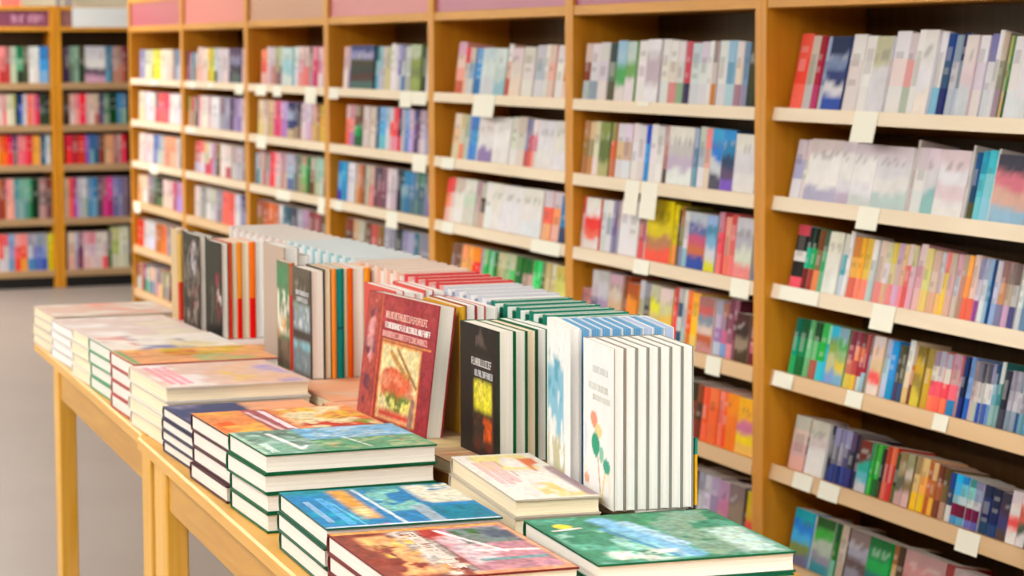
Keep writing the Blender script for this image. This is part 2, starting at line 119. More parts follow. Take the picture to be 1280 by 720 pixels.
def vnoise(x, y, seed):
    r = np.random.RandomState(seed); T = r.rand(64, 64)
    xi = np.floor(x).astype(int); yi = np.floor(y).astype(int); fx = x-xi; fy = y-yi
    fx = fx*fx*(3-2*fx); fy = fy*fy*(3-2*fy)
    a = T[xi % 64, yi % 64]; b = T[(xi+1) % 64, yi % 64]; c = T[xi % 64, (yi+1) % 64]; d = T[(xi+1) % 64, (yi+1) % 64]
    return (a*(1-fx)+b*fx)*(1-fy)+(c*(1-fx)+d*fx)*fy
def fbm(x, y, seed): return .55*vnoise(x, y, seed)+.28*vnoise(x*2.1, y*2.1, seed+1)+.17*vnoise(x*4.3, y*4.3, seed+2)

# ------------------------------------------------------------------ materials
MAT = {}
def principled(name):
    m = bpy.data.materials.new(name); m.use_nodes = True
    nt = m.node_tree; b = nt.nodes['Principled BSDF']
    MAT[name] = m
    return m, nt, b
def simple(name, rgb, rough=.5, spec=.5):
    m, nt, b = principled(name)
    b.inputs['Base Color'].default_value = (*lin(rgb), 1); b.inputs['Roughness'].default_value = rough
    b.inputs['Specular IOR Level'].default_value = spec
    return m
def inked(name, rough, coat=0, spec=.5):
    m, nt, b = principled(name)
    a = nt.nodes.new('ShaderNodeAttribute'); a.attribute_name = 'Col'
    nt.links.new(a.outputs['Color'], b.inputs['Base Color'])
    b.inputs['Roughness'].default_value = rough
    b.inputs['Specular IOR Level'].default_value = spec; b.inputs['Coat Weight'].default_value = coat; b.inputs['Coat Roughness'].default_value = .15
    return m
inked('printed_cover', .55, 0, .12); inked('laminated_cover', .42, 0, .08)
def pages(name, c1, c2):
    m, nt, b = principled(name)
    tc = nt.nodes.new('ShaderNodeTexCoord'); mp = nt.nodes.new('ShaderNodeMapping')
    mp.inputs['Scale'].default_value = (3, 900, 3)
    n = nt.nodes.new('ShaderNodeTexNoise'); n.inputs['Scale'].default_value = 1.; n.inputs['Detail'].default_value = 2
    r = nt.nodes.new('ShaderNodeValToRGB')
    r.color_ramp.elements[0].position = .3; r.color_ramp.elements[1].position = .7
    r.color_ramp.elements[0].color = (*lin(c1), 1); r.color_ramp.elements[1].color = (*lin(c2), 1)
    nt.links.new(tc.outputs['Object'], mp.inputs['Vector']); nt.links.new(mp.outputs[0], n.inputs['Vector'])
    nt.links.new(n.outputs['Fac'], r.inputs['Fac']); nt.links.new(r.outputs['Color'], b.inputs['Base Color'])
    b.inputs['Roughness'].default_value = .85; b.inputs['Specular IOR Level'].default_value = .2
    return m
pages('page_edges', (.84, .81, .77), (.90, .88, .85))
pages('cream_page_edges', (.85, .79, .66), (.93, .88, .77))
pages('white_page_edges', (.86, .85, .84), (.91, .91, .90))
pages('blue_page_edges', (.25, .5, .7), (.5, .7, .85))
pages('lilac_page_edges', (.55, .62, .78), (.78, .84, .93))
def wood(name, c1, c2, rough=.42, axis=2, scale=1.0):
    m, nt, b = principled(name)
    tc = nt.nodes.new('ShaderNodeTexCoord'); mp = nt.nodes.new('ShaderNodeMapping')
    s = [14, 14, 14]; s[axis] = 1.1
    mp.inputs['Scale'].default_value = tuple(v*scale for v in s)
    n = nt.nodes.new('ShaderNodeTexNoise'); n.inputs['Scale'].default_value = 2.2; n.inputs['Detail'].default_value = 7
    n.inputs['Distortion'].default_value = .8
    r = nt.nodes.new('ShaderNodeValToRGB')
    r.color_ramp.elements[0].position = .32; r.color_ramp.elements[1].position = .68
    r.color_ramp.elements[0].color = (*lin(c1), 1); r.color_ramp.elements[1].color = (*lin(c2), 1)
    nt.links.new(tc.outputs['Object'], mp.inputs['Vector']); nt.links.new(mp.outputs[0], n.inputs['Vector'])
    nt.links.new(n.outputs['Fac'], r.inputs['Fac']); nt.links.new(r.outputs['Color'], b.inputs['Base Color'])
    b.inputs['Roughness'].default_value = rough
    return m
wood('case_wood', (.80, .52, .06), (.85, .58, .11))
wood('shaded_case_back', (.30, .19, .03), (.38, .25, .05))  # darker than the case wood: shelf recess shade put into the colour
wood('case_wood_long', (.80, .54, .12), (.86, .61, .19), axis=0)
wood('table_wood', (.80, .58, .20), (.86, .65, .27), .38, axis=0)
wood('shaded_apron_wood', (.70, .49, .12), (.77, .56, .18), .4, axis=0)  # shadow of the tabletop overhang painted in as a darker wood
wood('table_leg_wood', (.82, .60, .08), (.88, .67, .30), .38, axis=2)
wood('far_strip', (.66, .53, .38), (.72, .59, .44), .5, axis=1)
wood('shaded_price_strip', (.84, .70, .52), (.88, .75, .58), .5, axis=0, scale=.5)  # tan stands in for dimmer, warmer light on the lower strips
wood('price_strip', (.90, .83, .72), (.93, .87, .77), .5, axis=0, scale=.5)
simple('tag_card', (.94, .94, .88), .6); simple('kick_black', (.03, .03, .035), .6)
simple('notice_paper', (.90, .92, .93), .7); simple('sign_ink', (.80, .58, .70), .6)
simple('white_wall', (.93, .90, .80), .8); simple('ceiling_white', (.9, .9, .88), .8)
SIGNS = {}
def floor_mat():
    m, nt, b = principled('floor_vinyl')
    tc = nt.nodes.new('ShaderNodeTexCoord'); n = nt.nodes.new('ShaderNodeTexNoise')
    n.inputs['Scale'].default_value = 1.6; n.inputs['Detail'].default_value = 5
    r = nt.nodes.new('ShaderNodeValToRGB')
    r.color_ramp.elements[0].color = (*lin((.545, .51, .485)), 1); r.color_ramp.elements[1].color = (*lin((.605, .57, .545)), 1)
    nt.links.new(tc.outputs['Object'], n.inputs['Vector']); nt.links.new(n.outputs['Fac'], r.inputs['Fac'])
    nt.links.new(r.outputs['Color'], b.inputs['Base Color']); b.inputs['Roughness'].default_value = .45
floor_mat()

# ------------------------------------------------------------------ mesh collector
class MB:
    def __init__(s): s.v = []; s.f = []; s.m = []; s.c = []
    def face(s, pts, mat=0, col=(1, 1, 1), cols=None):
        i = len(s.v); s.v += [tuple(p) for p in pts]; s.f.append(tuple(range(i, i+len(pts)))); s.m.append(mat)
        s.c += (cols if cols else [col]*len(pts))
    def hexa(s, p, mat=0, col=(1, 1, 1), skip=()):
        # p[0..3] bottom ring, p[4..7] top ring, both counter-clockwise from above
        F = {'bottom': (3, 2, 1, 0), 'top': (4, 5, 6, 7), 'front': (0, 1, 5, 4), 'right': (1, 2, 6, 5), 'back': (2, 3, 7, 6), 'left': (3, 0, 4, 7)}
        for k, q in F.items():
            if k in skip: continue
            s.face([p[i] for i in q], mat, col)
    def box(s, a, b, mat=0, col=(1, 1, 1), skip=()):
        x0, y0, z0 = a; x1, y1, z1 = b
        s.hexa([(x0, y0, z0), (x1, y0, z0), (x1, y1, z0), (x0, y1, z0), (x0, y0, z1), (x1, y0, z1), (x1, y1, z1), (x0, y1, z1)], mat, col, skip)
    def cbox(s, a, b, e=.003, mat=0, col=(1, 1, 1)):
        # box with chamfered edges
        x0, y0, z0 = a; x1, y1, z1 = b
        def ring(x0, y0, x1, y1, z): return [(x0+e, y0, z), (x1-e, y0, z), (x1, y0+e, z), (x1, y1-e, z), (x1-e, y1, z), (x0+e, y1, z), (x0, y1-e, z), (x0, y0+e, z)]
        R = [ring(x0+e, y0+e, x1-e, y1-e, z0), ring(x0, y0, x1, y1, z0+e), ring(x0, y0, x1, y1, z1-e), ring(x0+e, y0+e, x1-e, y1-e, z1)]
        s.face(R[0][::-1], mat, col); s.face(R[3], mat, col)
        for k in range(3):
            for i in range(8):
                j = (i+1) % 8; s.face([R[k][i], R[k][j], R[k+1][j], R[k+1][i]], mat, col)
    def build(s, name, mats, parent=None, org=(0, 0, 0)):
        me = bpy.data.meshes.new(name)
        me.from_pydata([(p[0]-org[0], p[1]-org[1], p[2]-org[2]) for p in s.v], [], s.f)
        for m in mats: me.materials.append(MAT[m])
        me.polygons.foreach_set('material_index', s.m)
        a = me.color_attributes.new('Col', 'FLOAT_COLOR', 'CORNER')
        a.data.foreach_set('color', np.array([(*c, 1) for c in s.c], dtype=np.float32).ravel())
        me.update()
        o = bpy.data.objects.new(name, me); C.objects.link(o)
        if parent is not None: o.parent = parent
        return o
def empty(name, loc):
    o = bpy.data.objects.new(name, None); o.location = loc; o.empty_display_size = .05; C.objects.link(o); return o
def tag(o, label, cat, group=None):
    o['label'] = label; o['category'] = cat
    if group: o['group'] = group
    return o
def structure(o): o['kind'] = 'structure'; return o

# ------------------------------------------------------------------ room
mb = MB(); mb.box((-18, -6, -.05), (4, 6, 0)); structure(mb.build('floor', ['floor_vinyl']))
mb = MB(); mb.box((-18, -6, 3.0), (4, 6, 3.05)); structure(mb.build('ceiling', ['ceiling_white']))
mb = MB(); mb.box((-14.2, 3.16, 0), (4, 3.26, 3.0)); structure(mb.build('wall_right', ['white_wall']))
mb = MB(); mb.box((-16.25, -6, 0), (-16.12, 6, 3.0)); structure(mb.build('wall_back', ['white_wall']))

# ------------------------------------------------------------------ bookcases along the wall
BAYNAME = {1: 'rightmost', 2: 'second', 3: 'third', 4: 'fourth', 5: 'fifth', 6: 'sixth', 7: 'seventh'}
SIGNCOL = {1: ('9a4a66', 'burgundy'), 2: ('a8557e', 'plum'), 3: ('b4648c', 'mauve'), 4: ('cc7384', 'rose pink'), 5: ('b9836b', 'tan brown'), 6: ('dd7878', 'coral pink'), 7: ('b4566c', 'dusky red')}  # per-panel tints, with glare on the glossy signs mixed in
def lipY(b): return 2.83 if b == 1 else 2.808
def shelf_frame(b, s):
    TILT = math.radians(TILTS[b])
    y0, z0 = lipY(b), TOPS[s]
    def P(x, v, w): return (x, y0 + w*math.cos(TILT) + v*math.sin(TILT), z0 + v*math.cos(TILT) - w*math.sin(TILT))
    return P
CASE_DEPTH = .30
for b in range(1, 8):
    xr, xl = DIV[b-1], DIV[b]
    W = .062
    org = ((xl+xr+W)/2, 2.8, 0)
    root = empty('bookcase', org)
    col, cname = SIGNCOL[b]
    where = {1: 'nearest the camera, cut by right frame edge', 2: 'just left of the rightmost one', 3: 'third from the right',
             4: 'fourth from the right', 5: 'fifth from the right', 6: 'sixth from the right', 7: 'at the far end, narrowest in view'}[b]
    tag(root, 'honey wood bookcase, %s header, %s' % (cname, where), 'bookcase', 'bookcases along the wall')
    A = xl + W/2; B = xr + W/2
    for x0, x1 in ((A, A+W/2), (B-W/2, B)):
        m = MB(); m.cbox((x0, 2.8, 0), (x1, 2.8+CASE_DEPTH, 1.86), .0015); m.build('side_panel', ['case_wood'], root, org)
    x0, x1 = A+W/2, B-W/2
    m = MB(); m.box((x0, 2.8+CASE_DEPTH-.012, .08), (x1, 2.8+CASE_DEPTH, 1.84)); m.build('back_panel', ['shaded_case_back'], root, org)
    m = MB(); m.box((x0, 2.86, 0), (x1, 2.88, .09)); m.build('kick_board', ['kick_black'], root, org)
    m = MB(); m.cbox((x0, 2.803, 1.645), (x1, 2.8+CASE_DEPTH-.012, 1.675), .0015); m.build('header_rail', ['case_wood_long'], root, org)
    m = MB(); m.cbox((x0, 2.803, 1.80), (x1, 2.8+CASE_DEPTH-.012, 1.855), .0015); m.build('top_board', ['case_wood_long'], root, org)
    simple('sign_%d' % b, h2rgb(col), .35)
    m = MB(); m.box((x0, 2.812, 1.675), (x1, 2.822, 1.80)); sg = m.build('sign_panel', ['sign_%d' % b], root, org); sg['label'] = cname + ' header sign panel'
    for s in range(6):
        P = shelf_frame(b, s)
        TILT = math.radians(TILTS[b])
        wmax = (CASE_DEPTH-.014-(lipY(b)-2.8))/math.cos(TILT) - .006
        m = MB(); t = .016
        m.hexa([P(x0, -t, 0), P(x1, -t, 0), P(x1, -t, wmax), P(x0, -t, wmax), P(x0, 0, 0), P(x1, 0, 0), P(x1, 0, wmax), P(x0, 0, wmax)])
        sh = m.build('shelf', ['case_wood_long'], root, org)
        m = MB(); h = LIPH[s]; g = .0015
        m.hexa([P(x0+g, -h, -.006), P(x1-g, -h, -.006), P(x1-g, -h, 0), P(x0+g, -h, 0), P(x0+g, 0, -.006), P(x1-g, 0, -.006), P(x1-g, 0, 0), P(x0+g, 0, 0)])
        m.build('price_strip', ['shaded_price_strip' if s >= 3 else 'price_strip'], sh, org)
        for (tb, ts, t0, t1, d) in TAGS:
            if (tb, ts) != (b, s): continue
            m = MB(); t0 = max(t0, x0+.004); t1 = min(t1, x1-.004)
            m.hexa([P(t0, -d, -.0095), P(t1, -d, -.0095), P(t1, -d, -.0085), P(t0, -d, -.0085), P(t0, 0, -.0078), P(t1, 0, -.0078), P(t1, 0, -.0065), P(t0, 0, -.0065)])
            m.build('price_tag', ['tag_card'], sh, org)

# far bookcases across the end of the aisle (front plane faces the camera)
FX = -15.65
for nm, y0, y1 in (('L', 1.62, 2.852), ('R', 2.856, 4.088)):
    org = (FX-.15, (y0+y1)/2, 0)
    root = empty('bookcase', org)
    tag(root, {'L': 'honey wood bookcase across aisle end, cut by left frame edge', 'R': 'honey wood bookcase across aisle end, under the white paper notice'}[nm], 'bookcase', 'bookcases across the aisle end')
    W = .034
    for a in (y0, y1-W):
        m = MB(); m.cbox((FX-.32, a, 0), (FX, a+W, 1.835), .0015); m.build('side_panel', ['case_wood'], root, org)
    m = MB(); m.box((FX-.33, y0, .06), (FX-.32, y1, 1.83)); m.build('back_panel', ['shaded_case_back'], root, org)
    m = MB(); m.box((FX-.06, y0+W, 0), (FX-.04, y1-W, .078)); m.build('kick_board', ['kick_black'], root, org)
    m = MB(); m.cbox((FX-.32, y0+W, 1.672), (FX-.004, y1-W, 1.70), .0015); m.build('header_rail', ['case_wood_long'], root, org)
    m = MB(); m.cbox((FX-.32, y0+W, 1.805), (FX-.004, y1-W, 1.832), .0015); m.build('top_board', ['case_wood_long'], root, org)
    simple('sign_far_'+nm, {'L': (.50, .24, .36), 'R': (.58, .38, .38)}[nm], .4)
    m = MB(); m.box((FX-.03, y0+W, 1.70), (FX-.02, y1-W, 1.805)); sg = m.build('sign_panel', ['sign_far_'+nm], root, org)
    if nm == 'L':
        m = MB(); r2 = random.Random(3)
        for (a, c) in ((2.575, 2.665), (2.685, 2.79)):
            y = a
            while y < c-.004:
                w = r2.choice((.010, .014, .017)); zb = 1.725
                m.box((FX-.0198, y, zb), (FX-.0192, y+.004, zb+r2.choice((.045, .05, .06))))
                if r2.random() < .8: m.box((FX-.0198, y+.004, zb+r2.choice((0, .02, .04))), (FX-.0192, y+w-.002, zb+.045+.006))
                y += w+.003
        m.build('sign_lettering', ['sign_ink'], sg, org)
    for s, z in enumerate(FTOPS):
        m = MB(); m.cbox((FX-.32, y0+W, z-.045), (FX-.002, y1-W, z), .002); m.build('shelf', ['far_strip'], root, org)

m = MB(); m.box((FX-.0038, 2.965, 1.697), (FX-.002, 3.36, 1.826))
o = m.build('paper_notice', ['notice_paper']); tag(o, 'blank white paper notice stuck over the header of the far bookcase', 'notice')

# things standing on top of the far bookcases, cut by the top frame edge
simple('pink_card', (.93, .47, .45), .6); simple('grey_card', (.62, .62, .66), .6)
m = MB(); m.box((-15.86, 2.535, 1.836), (-15.84, 2.665, 2.05)); m.box((-15.90, 2.58, 1.836), (-15.86, 2.62, 1.9)); tag(m.build('display_card', ['pink_card']), 'coral pink display card standing on top of the far left bookcase', 'display card')
for y, w in ((2.90, .03), (2.955, .05)):
    m = MB(); m.cbox((-15.87, y, 1.836), (-15.83, y+w, 2.05), .003); m.build('box_file', ['grey_card'])
bf = [o for o in bpy.data.objects if o.name.startswith('box_file')]
tag(bf[0], 'thin grey box file standing on the far bookcase beside its upright', 'box file', 'box files on the far bookcase')
tag(bf[1], 'wider grey box file on the far bookcase, nearer the white notice', 'box file', 'box files on the far bookcase')

# ------------------------------------------------------------------ paperbacks on the shelves
def paperback_mesh(m, O, X, V, Wd, w, h, d, cols, faceout, seed, marks=True):
    """O corner (left, front, bottom); X, V, Wd unit vectors: width, up, depth"""
    O = np.array(O); X = np.array(X); V = np.array(V); Wd = np.array(Wd)
    r = random.Random(seed)
    def P(a, b, c): return tuple(O + X*a + V*b + Wd*c)
    cs = [alb(c) for c in cols]
    n = 12
    nx = 3 if not faceout else 6
    dom = cs[len(cs)//2]
    lumd = sum(dom)/3
    markc = tuple(min(1, c*.25+.02) for c in dom) if lumd > .35 else tuple(min(.9, c*.4+.5) for c in dom)
    bulge = min(.003, w*.15) if not faceout else 0
    xs = [0, .22, .78, 1] if not faceout else [i/nx for i in range(nx+1)]
    off = [bulge, 0, 0, bulge] if not faceout else [0]*(nx+1)
    t0 = r.uniform(.15, .3); t1 = t0 + r.uniform(.3, .45)
    inset = .0012
    if faceout:
        nx, ny = max(5, min(12, int(w/.011))), 14
        A = np.array(cs)
        uu = np.linspace(0, 1, nx+1); vv = np.linspace(0, 1, ny+1); U, Vv = np.meshgrid(uu, vv, indexing='ij')
        asp = w/h
        wob = (fbm(U*3*asp+seed % 17, Vv*3, seed % 997)-.5)*1.1*(len(cs) > 1)
        f = np.clip((1-Vv)*len(cs)-.5+wob, 0, len(cs)-1); k0 = np.floor(f).astype(int); k1 = np.minimum(k0+1, len(cs)-1)
        tt = np.clip(((f-k0)-.5)*3+.5, 0, 1)[..., None]
        G = A[k0]*(1-tt)+A[k1]*tt
        G = G*(1+(fbm(U*6*asp, Vv*7, seed % 991)-.5)[..., None]*.22)
        if marks and h > .1:
            band = ((Vv > .66) & (Vv < .84) & (U > .1) & (U < .9) & (vnoise(U*nx*1.0, Vv*ny*.6, seed % 983) > .55))[..., None]
            G = np.where(band, G*.55+np.array(markc)*.45, G)
        G = np.clip(G, 0, 1)
        for i in range(nx):
            for j in range(ny):
                q = ((i, j), (i+1, j), (i+1, j+1), (i, j+1))
                m.face([P(.0003+uu[a]*(w-.0006), vv[c]*h, 0) for a, c in q], 0, cols=[tuple(G[a, c]) for a, c in q])
    else:
        for j in range(n):
            v0, v1 = j/n*h, (j+1)/n*h
            f0 = 1-(j+.5)/n
            k = min(len(cs)-1, int(f0*len(cs)))
            for i in range(nx):
                c = cs[k]
                if i == 1 and marks and t0 < f0 < t1 and r.random() < .6: c = tuple(x*.66+y*.34 for x, y in zip(c, markc))
                a0, a1 = xs[i]*w+(.0003 if i == 0 else 0), xs[i+1]*w-(.0003 if i == nx-1 else 0)
                m.face([P(a0, v0, off[i]), P(a1, v0, off[i+1]), P(a1, v1, off[i+1]), P(a0, v1, off[i])], 0, c)
    sd = tuple(x*.97 for x in cs[0])
    e = .0003
    m.face([P(w-e, 0, bulge), P(w-e, 0, d), P(w-e, h, d), P(w-e, h, bulge)], 0, dom)
    m.face([P(e, 0, d), P(e, 0, bulge), P(e, h, bulge), P(e, h, d)], 0, dom)
    # page block top and bottom, sunk between the covers
    tcol = lin((.86, .82, .74))
    m.face([P(e, h, bulge), P(w-e, h, bulge), P(w-e, h, d), P(e, h, d)], 1, tcol)
    m.face([P(e, 0, d), P(w-e, 0, d), P(w-e, 0, bulge), P(e, 0, bulge)], 1, tcol)
    m.face([P(w-e, 0, d), P(e, 0, d), P(e, h, d), P(w-e, h, d)], 1, tcol)

NAMES = [('black', '111'), ('charcoal', '333'), ('dark grey', '555'), ('grey', '888'), ('pale grey', 'bbb'), ('white', 'eee'), ('off-white', 'edd'), ('cream', 'edc'), ('pale yellow', 'eda'), ('yellow', 'ed3'), ('gold', 'ca3'), ('orange', 'f83'), ('peach', 'fb9'),
         ('tan', 'cb9'), ('brown', '853'), ('dark brown', '432'), ('olive', '895'), ('green', '3a5'), ('dark green', '152'), ('pale green', '9ca'), ('teal', '278'), ('turquoise', '3bc'), ('pale blue', 'ace'), ('blue', '48c'), ('navy', '236'), ('slate blue', '68a'),
         ('lavender', 'ccf'), ('purple', '859'), ('mauve', 'a9b'), ('dark purple', '546'), ('pink', 'fac'), ('pale pink', 'ecc'), ('rose pink', 'e79'), ('crimson', 'b24'), ('red', 'd33'), ('coral red', 'e66'), ('salmon', 'f98'), ('maroon', '633'), ('rust brown', 'b64')]
NRGB = [(n, np.array(h2rgb(h))) for n, h in NAMES]
def cname(h):
    v = np.array(h2rgb(h)); return min(NRGB, key=lambda q: float(((q[1]-v)**2 * (1, 1.3, 1)).sum()))[0]
def lookname(cols, face):
    ns = []
    for c in cols:
        n = cname(c)
        if not ns or ns[-1] != n: ns.append(n)
    u = []
    for n in ns:
        if n not in u: u.append(n)
    if len(u) == 1: s = u[0]
    elif len(u) == 2: s = u[0] + ' over ' + u[1]
    else: s = u[0] + ', ' + u[1] + ' and ' + u[-1]
    return s
ORD = ['top', 'second', 'third', 'fourth', 'fifth', 'sixth']
NTH = ['first', 'second', 'third', 'fourth', 'fifth', 'sixth', 'seventh', 'eighth', 'ninth', 'tenth', 'eleventh', 'twelfth', 'thirteenth', 'fourteenth', 'fifteenth', 'sixteenth', 'seventeenth', 'eighteenth', 'nineteenth', 'twentieth']
NTH += [t+'-'+u for t in ('twenty', 'thirty', 'forty') for u in NTH[:9]]
NTH.insert(29, 'thirtieth')
def parse(t):
    p = t.split(); return int(p[0])/1000, int(p[1])/1000, p[2].split('/'), int(p[3])/1000, len(p) > 4
BOOKS = []
for (b, s), txt in SHELF.items():
    L = [parse(t) for t in txt.split(';')]
    for i, (x0, x1, cols, h, fo) in enumerate(L):
        dist = math.hypot((x0+x1)/2, 2.8)
        BOOKS.append(dict(b=b, s=s, i=i, x0=x0, x1=x1, cols=cols, h=h, fo=fo, area=(x1-x0)*h/dist**2, n=len(L), row=L))
BOOKS.sort(key=lambda q: -q['area']*(1 if q['b'] <= 4 else .3))
solo, rest = BOOKS[:300], BOOKS[300:]
used = {}
cand = {}
for q in solo:
    q['look'] = lookname(q['cols'], q['fo'])
    kind = 'face-out paperback' if q['fo'] and (q['x1']-q['x0']) > .09 else ('thick paperback' if (q['x1']-q['x0']) > .055 else ('thin paperback' if (q['x1']-q['x0']) < .022 else 'paperback'))
    q['kind'] = kind
    q['key'] = (q['b'], q['s'], q['look'], kind)
    used[q['key']] = used.get(q['key'], 0)+1
labels = {}
for q in solo:
    bay = BAYNAME[q['b']]; sh = ORD[q['s']]
    place = '%s shelf of the %s bookcase%s' % (sh, bay, '' if q['b'] == 1 else ' from right')
    if used[q['key']] == 1: lab = '%s %s, %s' % (q['look'], q['kind'], place)
    else:
        from_left = q['i'] < q['n']/2
        k = q['i'] if from_left else q['n']-1-q['i']
        lab = '%s %s, %s from %s, %s' % (q['look'], q['kind'], NTH[k], 'left' if from_left else 'right', place)
    w = lab.split()
    if len(w) > 16:
        lk = q['look'].replace(' and ', ' ').split(', '); q2 = lk[0]
        lab = lab.replace(q['look'], q2+' topped')
    q['label'] = lab
seen = {}
for q in solo: seen.setdefault(q['label'], []).append(q)
for lab, qs in seen.items():
    if len(qs) > 1:
        for q in qs:
            q['label'] = '%s paperback, %s from left, %s shelf of the %s bookcase%s' % (cname(q['cols'][0]), NTH[q['i']], ORD[q['s']], BAYNAME[q['b']], '' if q['b'] == 1 else ' from right')
def limits(b): return DIV[b]+.062+.001, DIV[b-1]-.001
def add_shelf_book(m, q, seed):
    P = shelf_frame(q['b'], q['s'])
    lo, hi = limits(q['b']); x0, x1 = max(q['x0'], lo), min(q['x1'], hi)
    r = random.Random(seed)
    w = (x1-x0) - .0008
    dep = .105 + r.uniform(-.008, .006); TILT = math.radians(TILTS[q['b']])
    if q['fo'] and w > .05: dep = min(.05, dep)
    wf = .008 + (r.uniform(0, .006) if not q['fo'] else 0)
    o = P(x0+.0004, .0004, wf)
    paperback_mesh(m, o, (1, 0, 0), (0, math.sin(TILT), math.cos(TILT)), (0, math.cos(TILT), -math.sin(TILT)), w, q['h']*r.uniform(.985, 1.01), dep, q['cols'], q['fo'], seed)
    return o
for k, q in enumerate(solo):
    m = MB(); o = add_shelf_book(m, q, 1000+k)
    ob = m.build('paperback_book', ['printed_cover', 'page_edges'], None, o); ob.location = o
    tag(ob, q['label'], 'paperback', 'paperbacks on the %s shelf of the %s bookcase' % (ORD[q['s']], BAYNAME[q['b']]))
# everything farther off, and the rows standing hidden behind the table, as one mass
m = MB()
for k, q in enumerate(rest): add_shelf_book(m, q, 5000+k)
PAL = ['865', 'ccd', 'fb7', '9cd', 'b45', '578', 'dcb', 'eee', '3a6', 'd8a', '447', 'ec8', '754', 'bcd']
def fill(b, s, xa, xb):
    x = xa; k = 0
    while x < xb-.02:
        w = rnd.uniform(.02, .045)
        add_shelf_book(m, dict(b=b, s=s, x0=x, x1=min(x+w, xb), cols=[rnd.choice(PAL), rnd.choice(PAL)], h=rnd.uniform(.135, .15), fo=False), 9000+int(x*-1000)+s)
        x += w
for b in range(2, 8):
    lo, hi = limits(b)
    for s in range(6):
        if (b, s) in SHELF:
            L = [parse(t) for t in SHELF[(b, s)].split(';')]
            if L[0][0]-lo > .2: fill(b, s, lo+.01, L[0][0]-.002)
            if hi-L[-1][1] > .12: fill(b, s, L[-1][1]+.002, hi-.002)
        else: fill(b, s, lo+.01, hi-.01)
for (nm, s), txt in FAR.items():
    for k, (y0, y1, cols, h, fo) in enumerate(parse(t) for t in txt.split(';')):
        y0 = max(y0, 2.892) if nm == 'R' else y0; y1 = min(y1, 2.816) if nm == 'L' else y1
        paperback_mesh(m, (FX-.02-.004*(k % 3), y0+.0005, FTOPS[s]+.0005), (0, 1, 0), (0, 0, 1), (-1, 0, 0), y1-y0-.001, h, .12, cols, fo, 7000+k+s*31)
for nm, a, bb in (('L', 1.66, 2.46), ('R', 3.36, 4.04)):
    for s in range(5):
        y = a
        while y < bb:
            w = min(rnd.uniform(.02, .05), bb-y+.001)
            paperback_mesh(m, (FX-.02, y, FTOPS[s]+.0005), (0, 1, 0), (0, 0, 1), (-1, 0, 0), w-.001, rnd.uniform(.18, .22), .12, [rnd.choice(PAL), rnd.choice(PAL)], False, int(y*1000)+s)
            y += w
ob = m.build('distant_books', ['printed_cover', 'page_edges'])
tag(ob, 'blurred rows of mixed paperbacks filling the farther bookcases along the wall and aisle end', 'books'); ob['kind'] = 'stuff'

# ------------------------------------------------------------------ display tables
E0 = np.array((-6.49, 1.108)); E1 = np.array((-2.75, .943)); TDIR = (E1-E0)/np.linalg.norm(E1-E0)
TANG = math.atan2(TDIR[1], TDIR[0])
def table(xa, xb, label, il, ir, lw):
    P0 = E0 + TDIR*((xa-E0[0])/TDIR[0]); Ln = (xb-xa)/TDIR[0]; D = .72
    root = empty('display_table', (P0[0], P0[1], 0)); root.rotation_euler = (0, 0, TANG)
    tag(root, label, 'table', 'display tables')
    m = MB(); m.cbox((0, 0, .732), (Ln, D, .76), .004); m.build('tabletop', ['table_wood'], root)
    ld = .044; i = .018
    for x in (il, Ln-ir-lw):
        for y in (i, D-i-ld):
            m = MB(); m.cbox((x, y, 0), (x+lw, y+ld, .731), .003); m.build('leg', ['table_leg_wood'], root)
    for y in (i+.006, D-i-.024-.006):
        m = MB(); m.box((il+lw, y, .645), (Ln-ir-lw, y+.024, .731)); m.build('apron', ['shaded_apron_wood'], root)
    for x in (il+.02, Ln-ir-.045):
        m = MB(); m.box((x, i+ld, .645), (x+.025, D-i-ld, .731)); m.build('apron', ['shaded_apron_wood'], root)
table(-6.49, -4.80, 'light wood display table farther down the aisle, its far leg bare on the floor', .24, .012, .095)
E0 = E0 - np.array((0, .012)); E1 = E1 - np.array((0, .006))
table(-4.785, -2.75, 'light wood display table nearest the camera, butted against the farther table', .09, .09, .13)

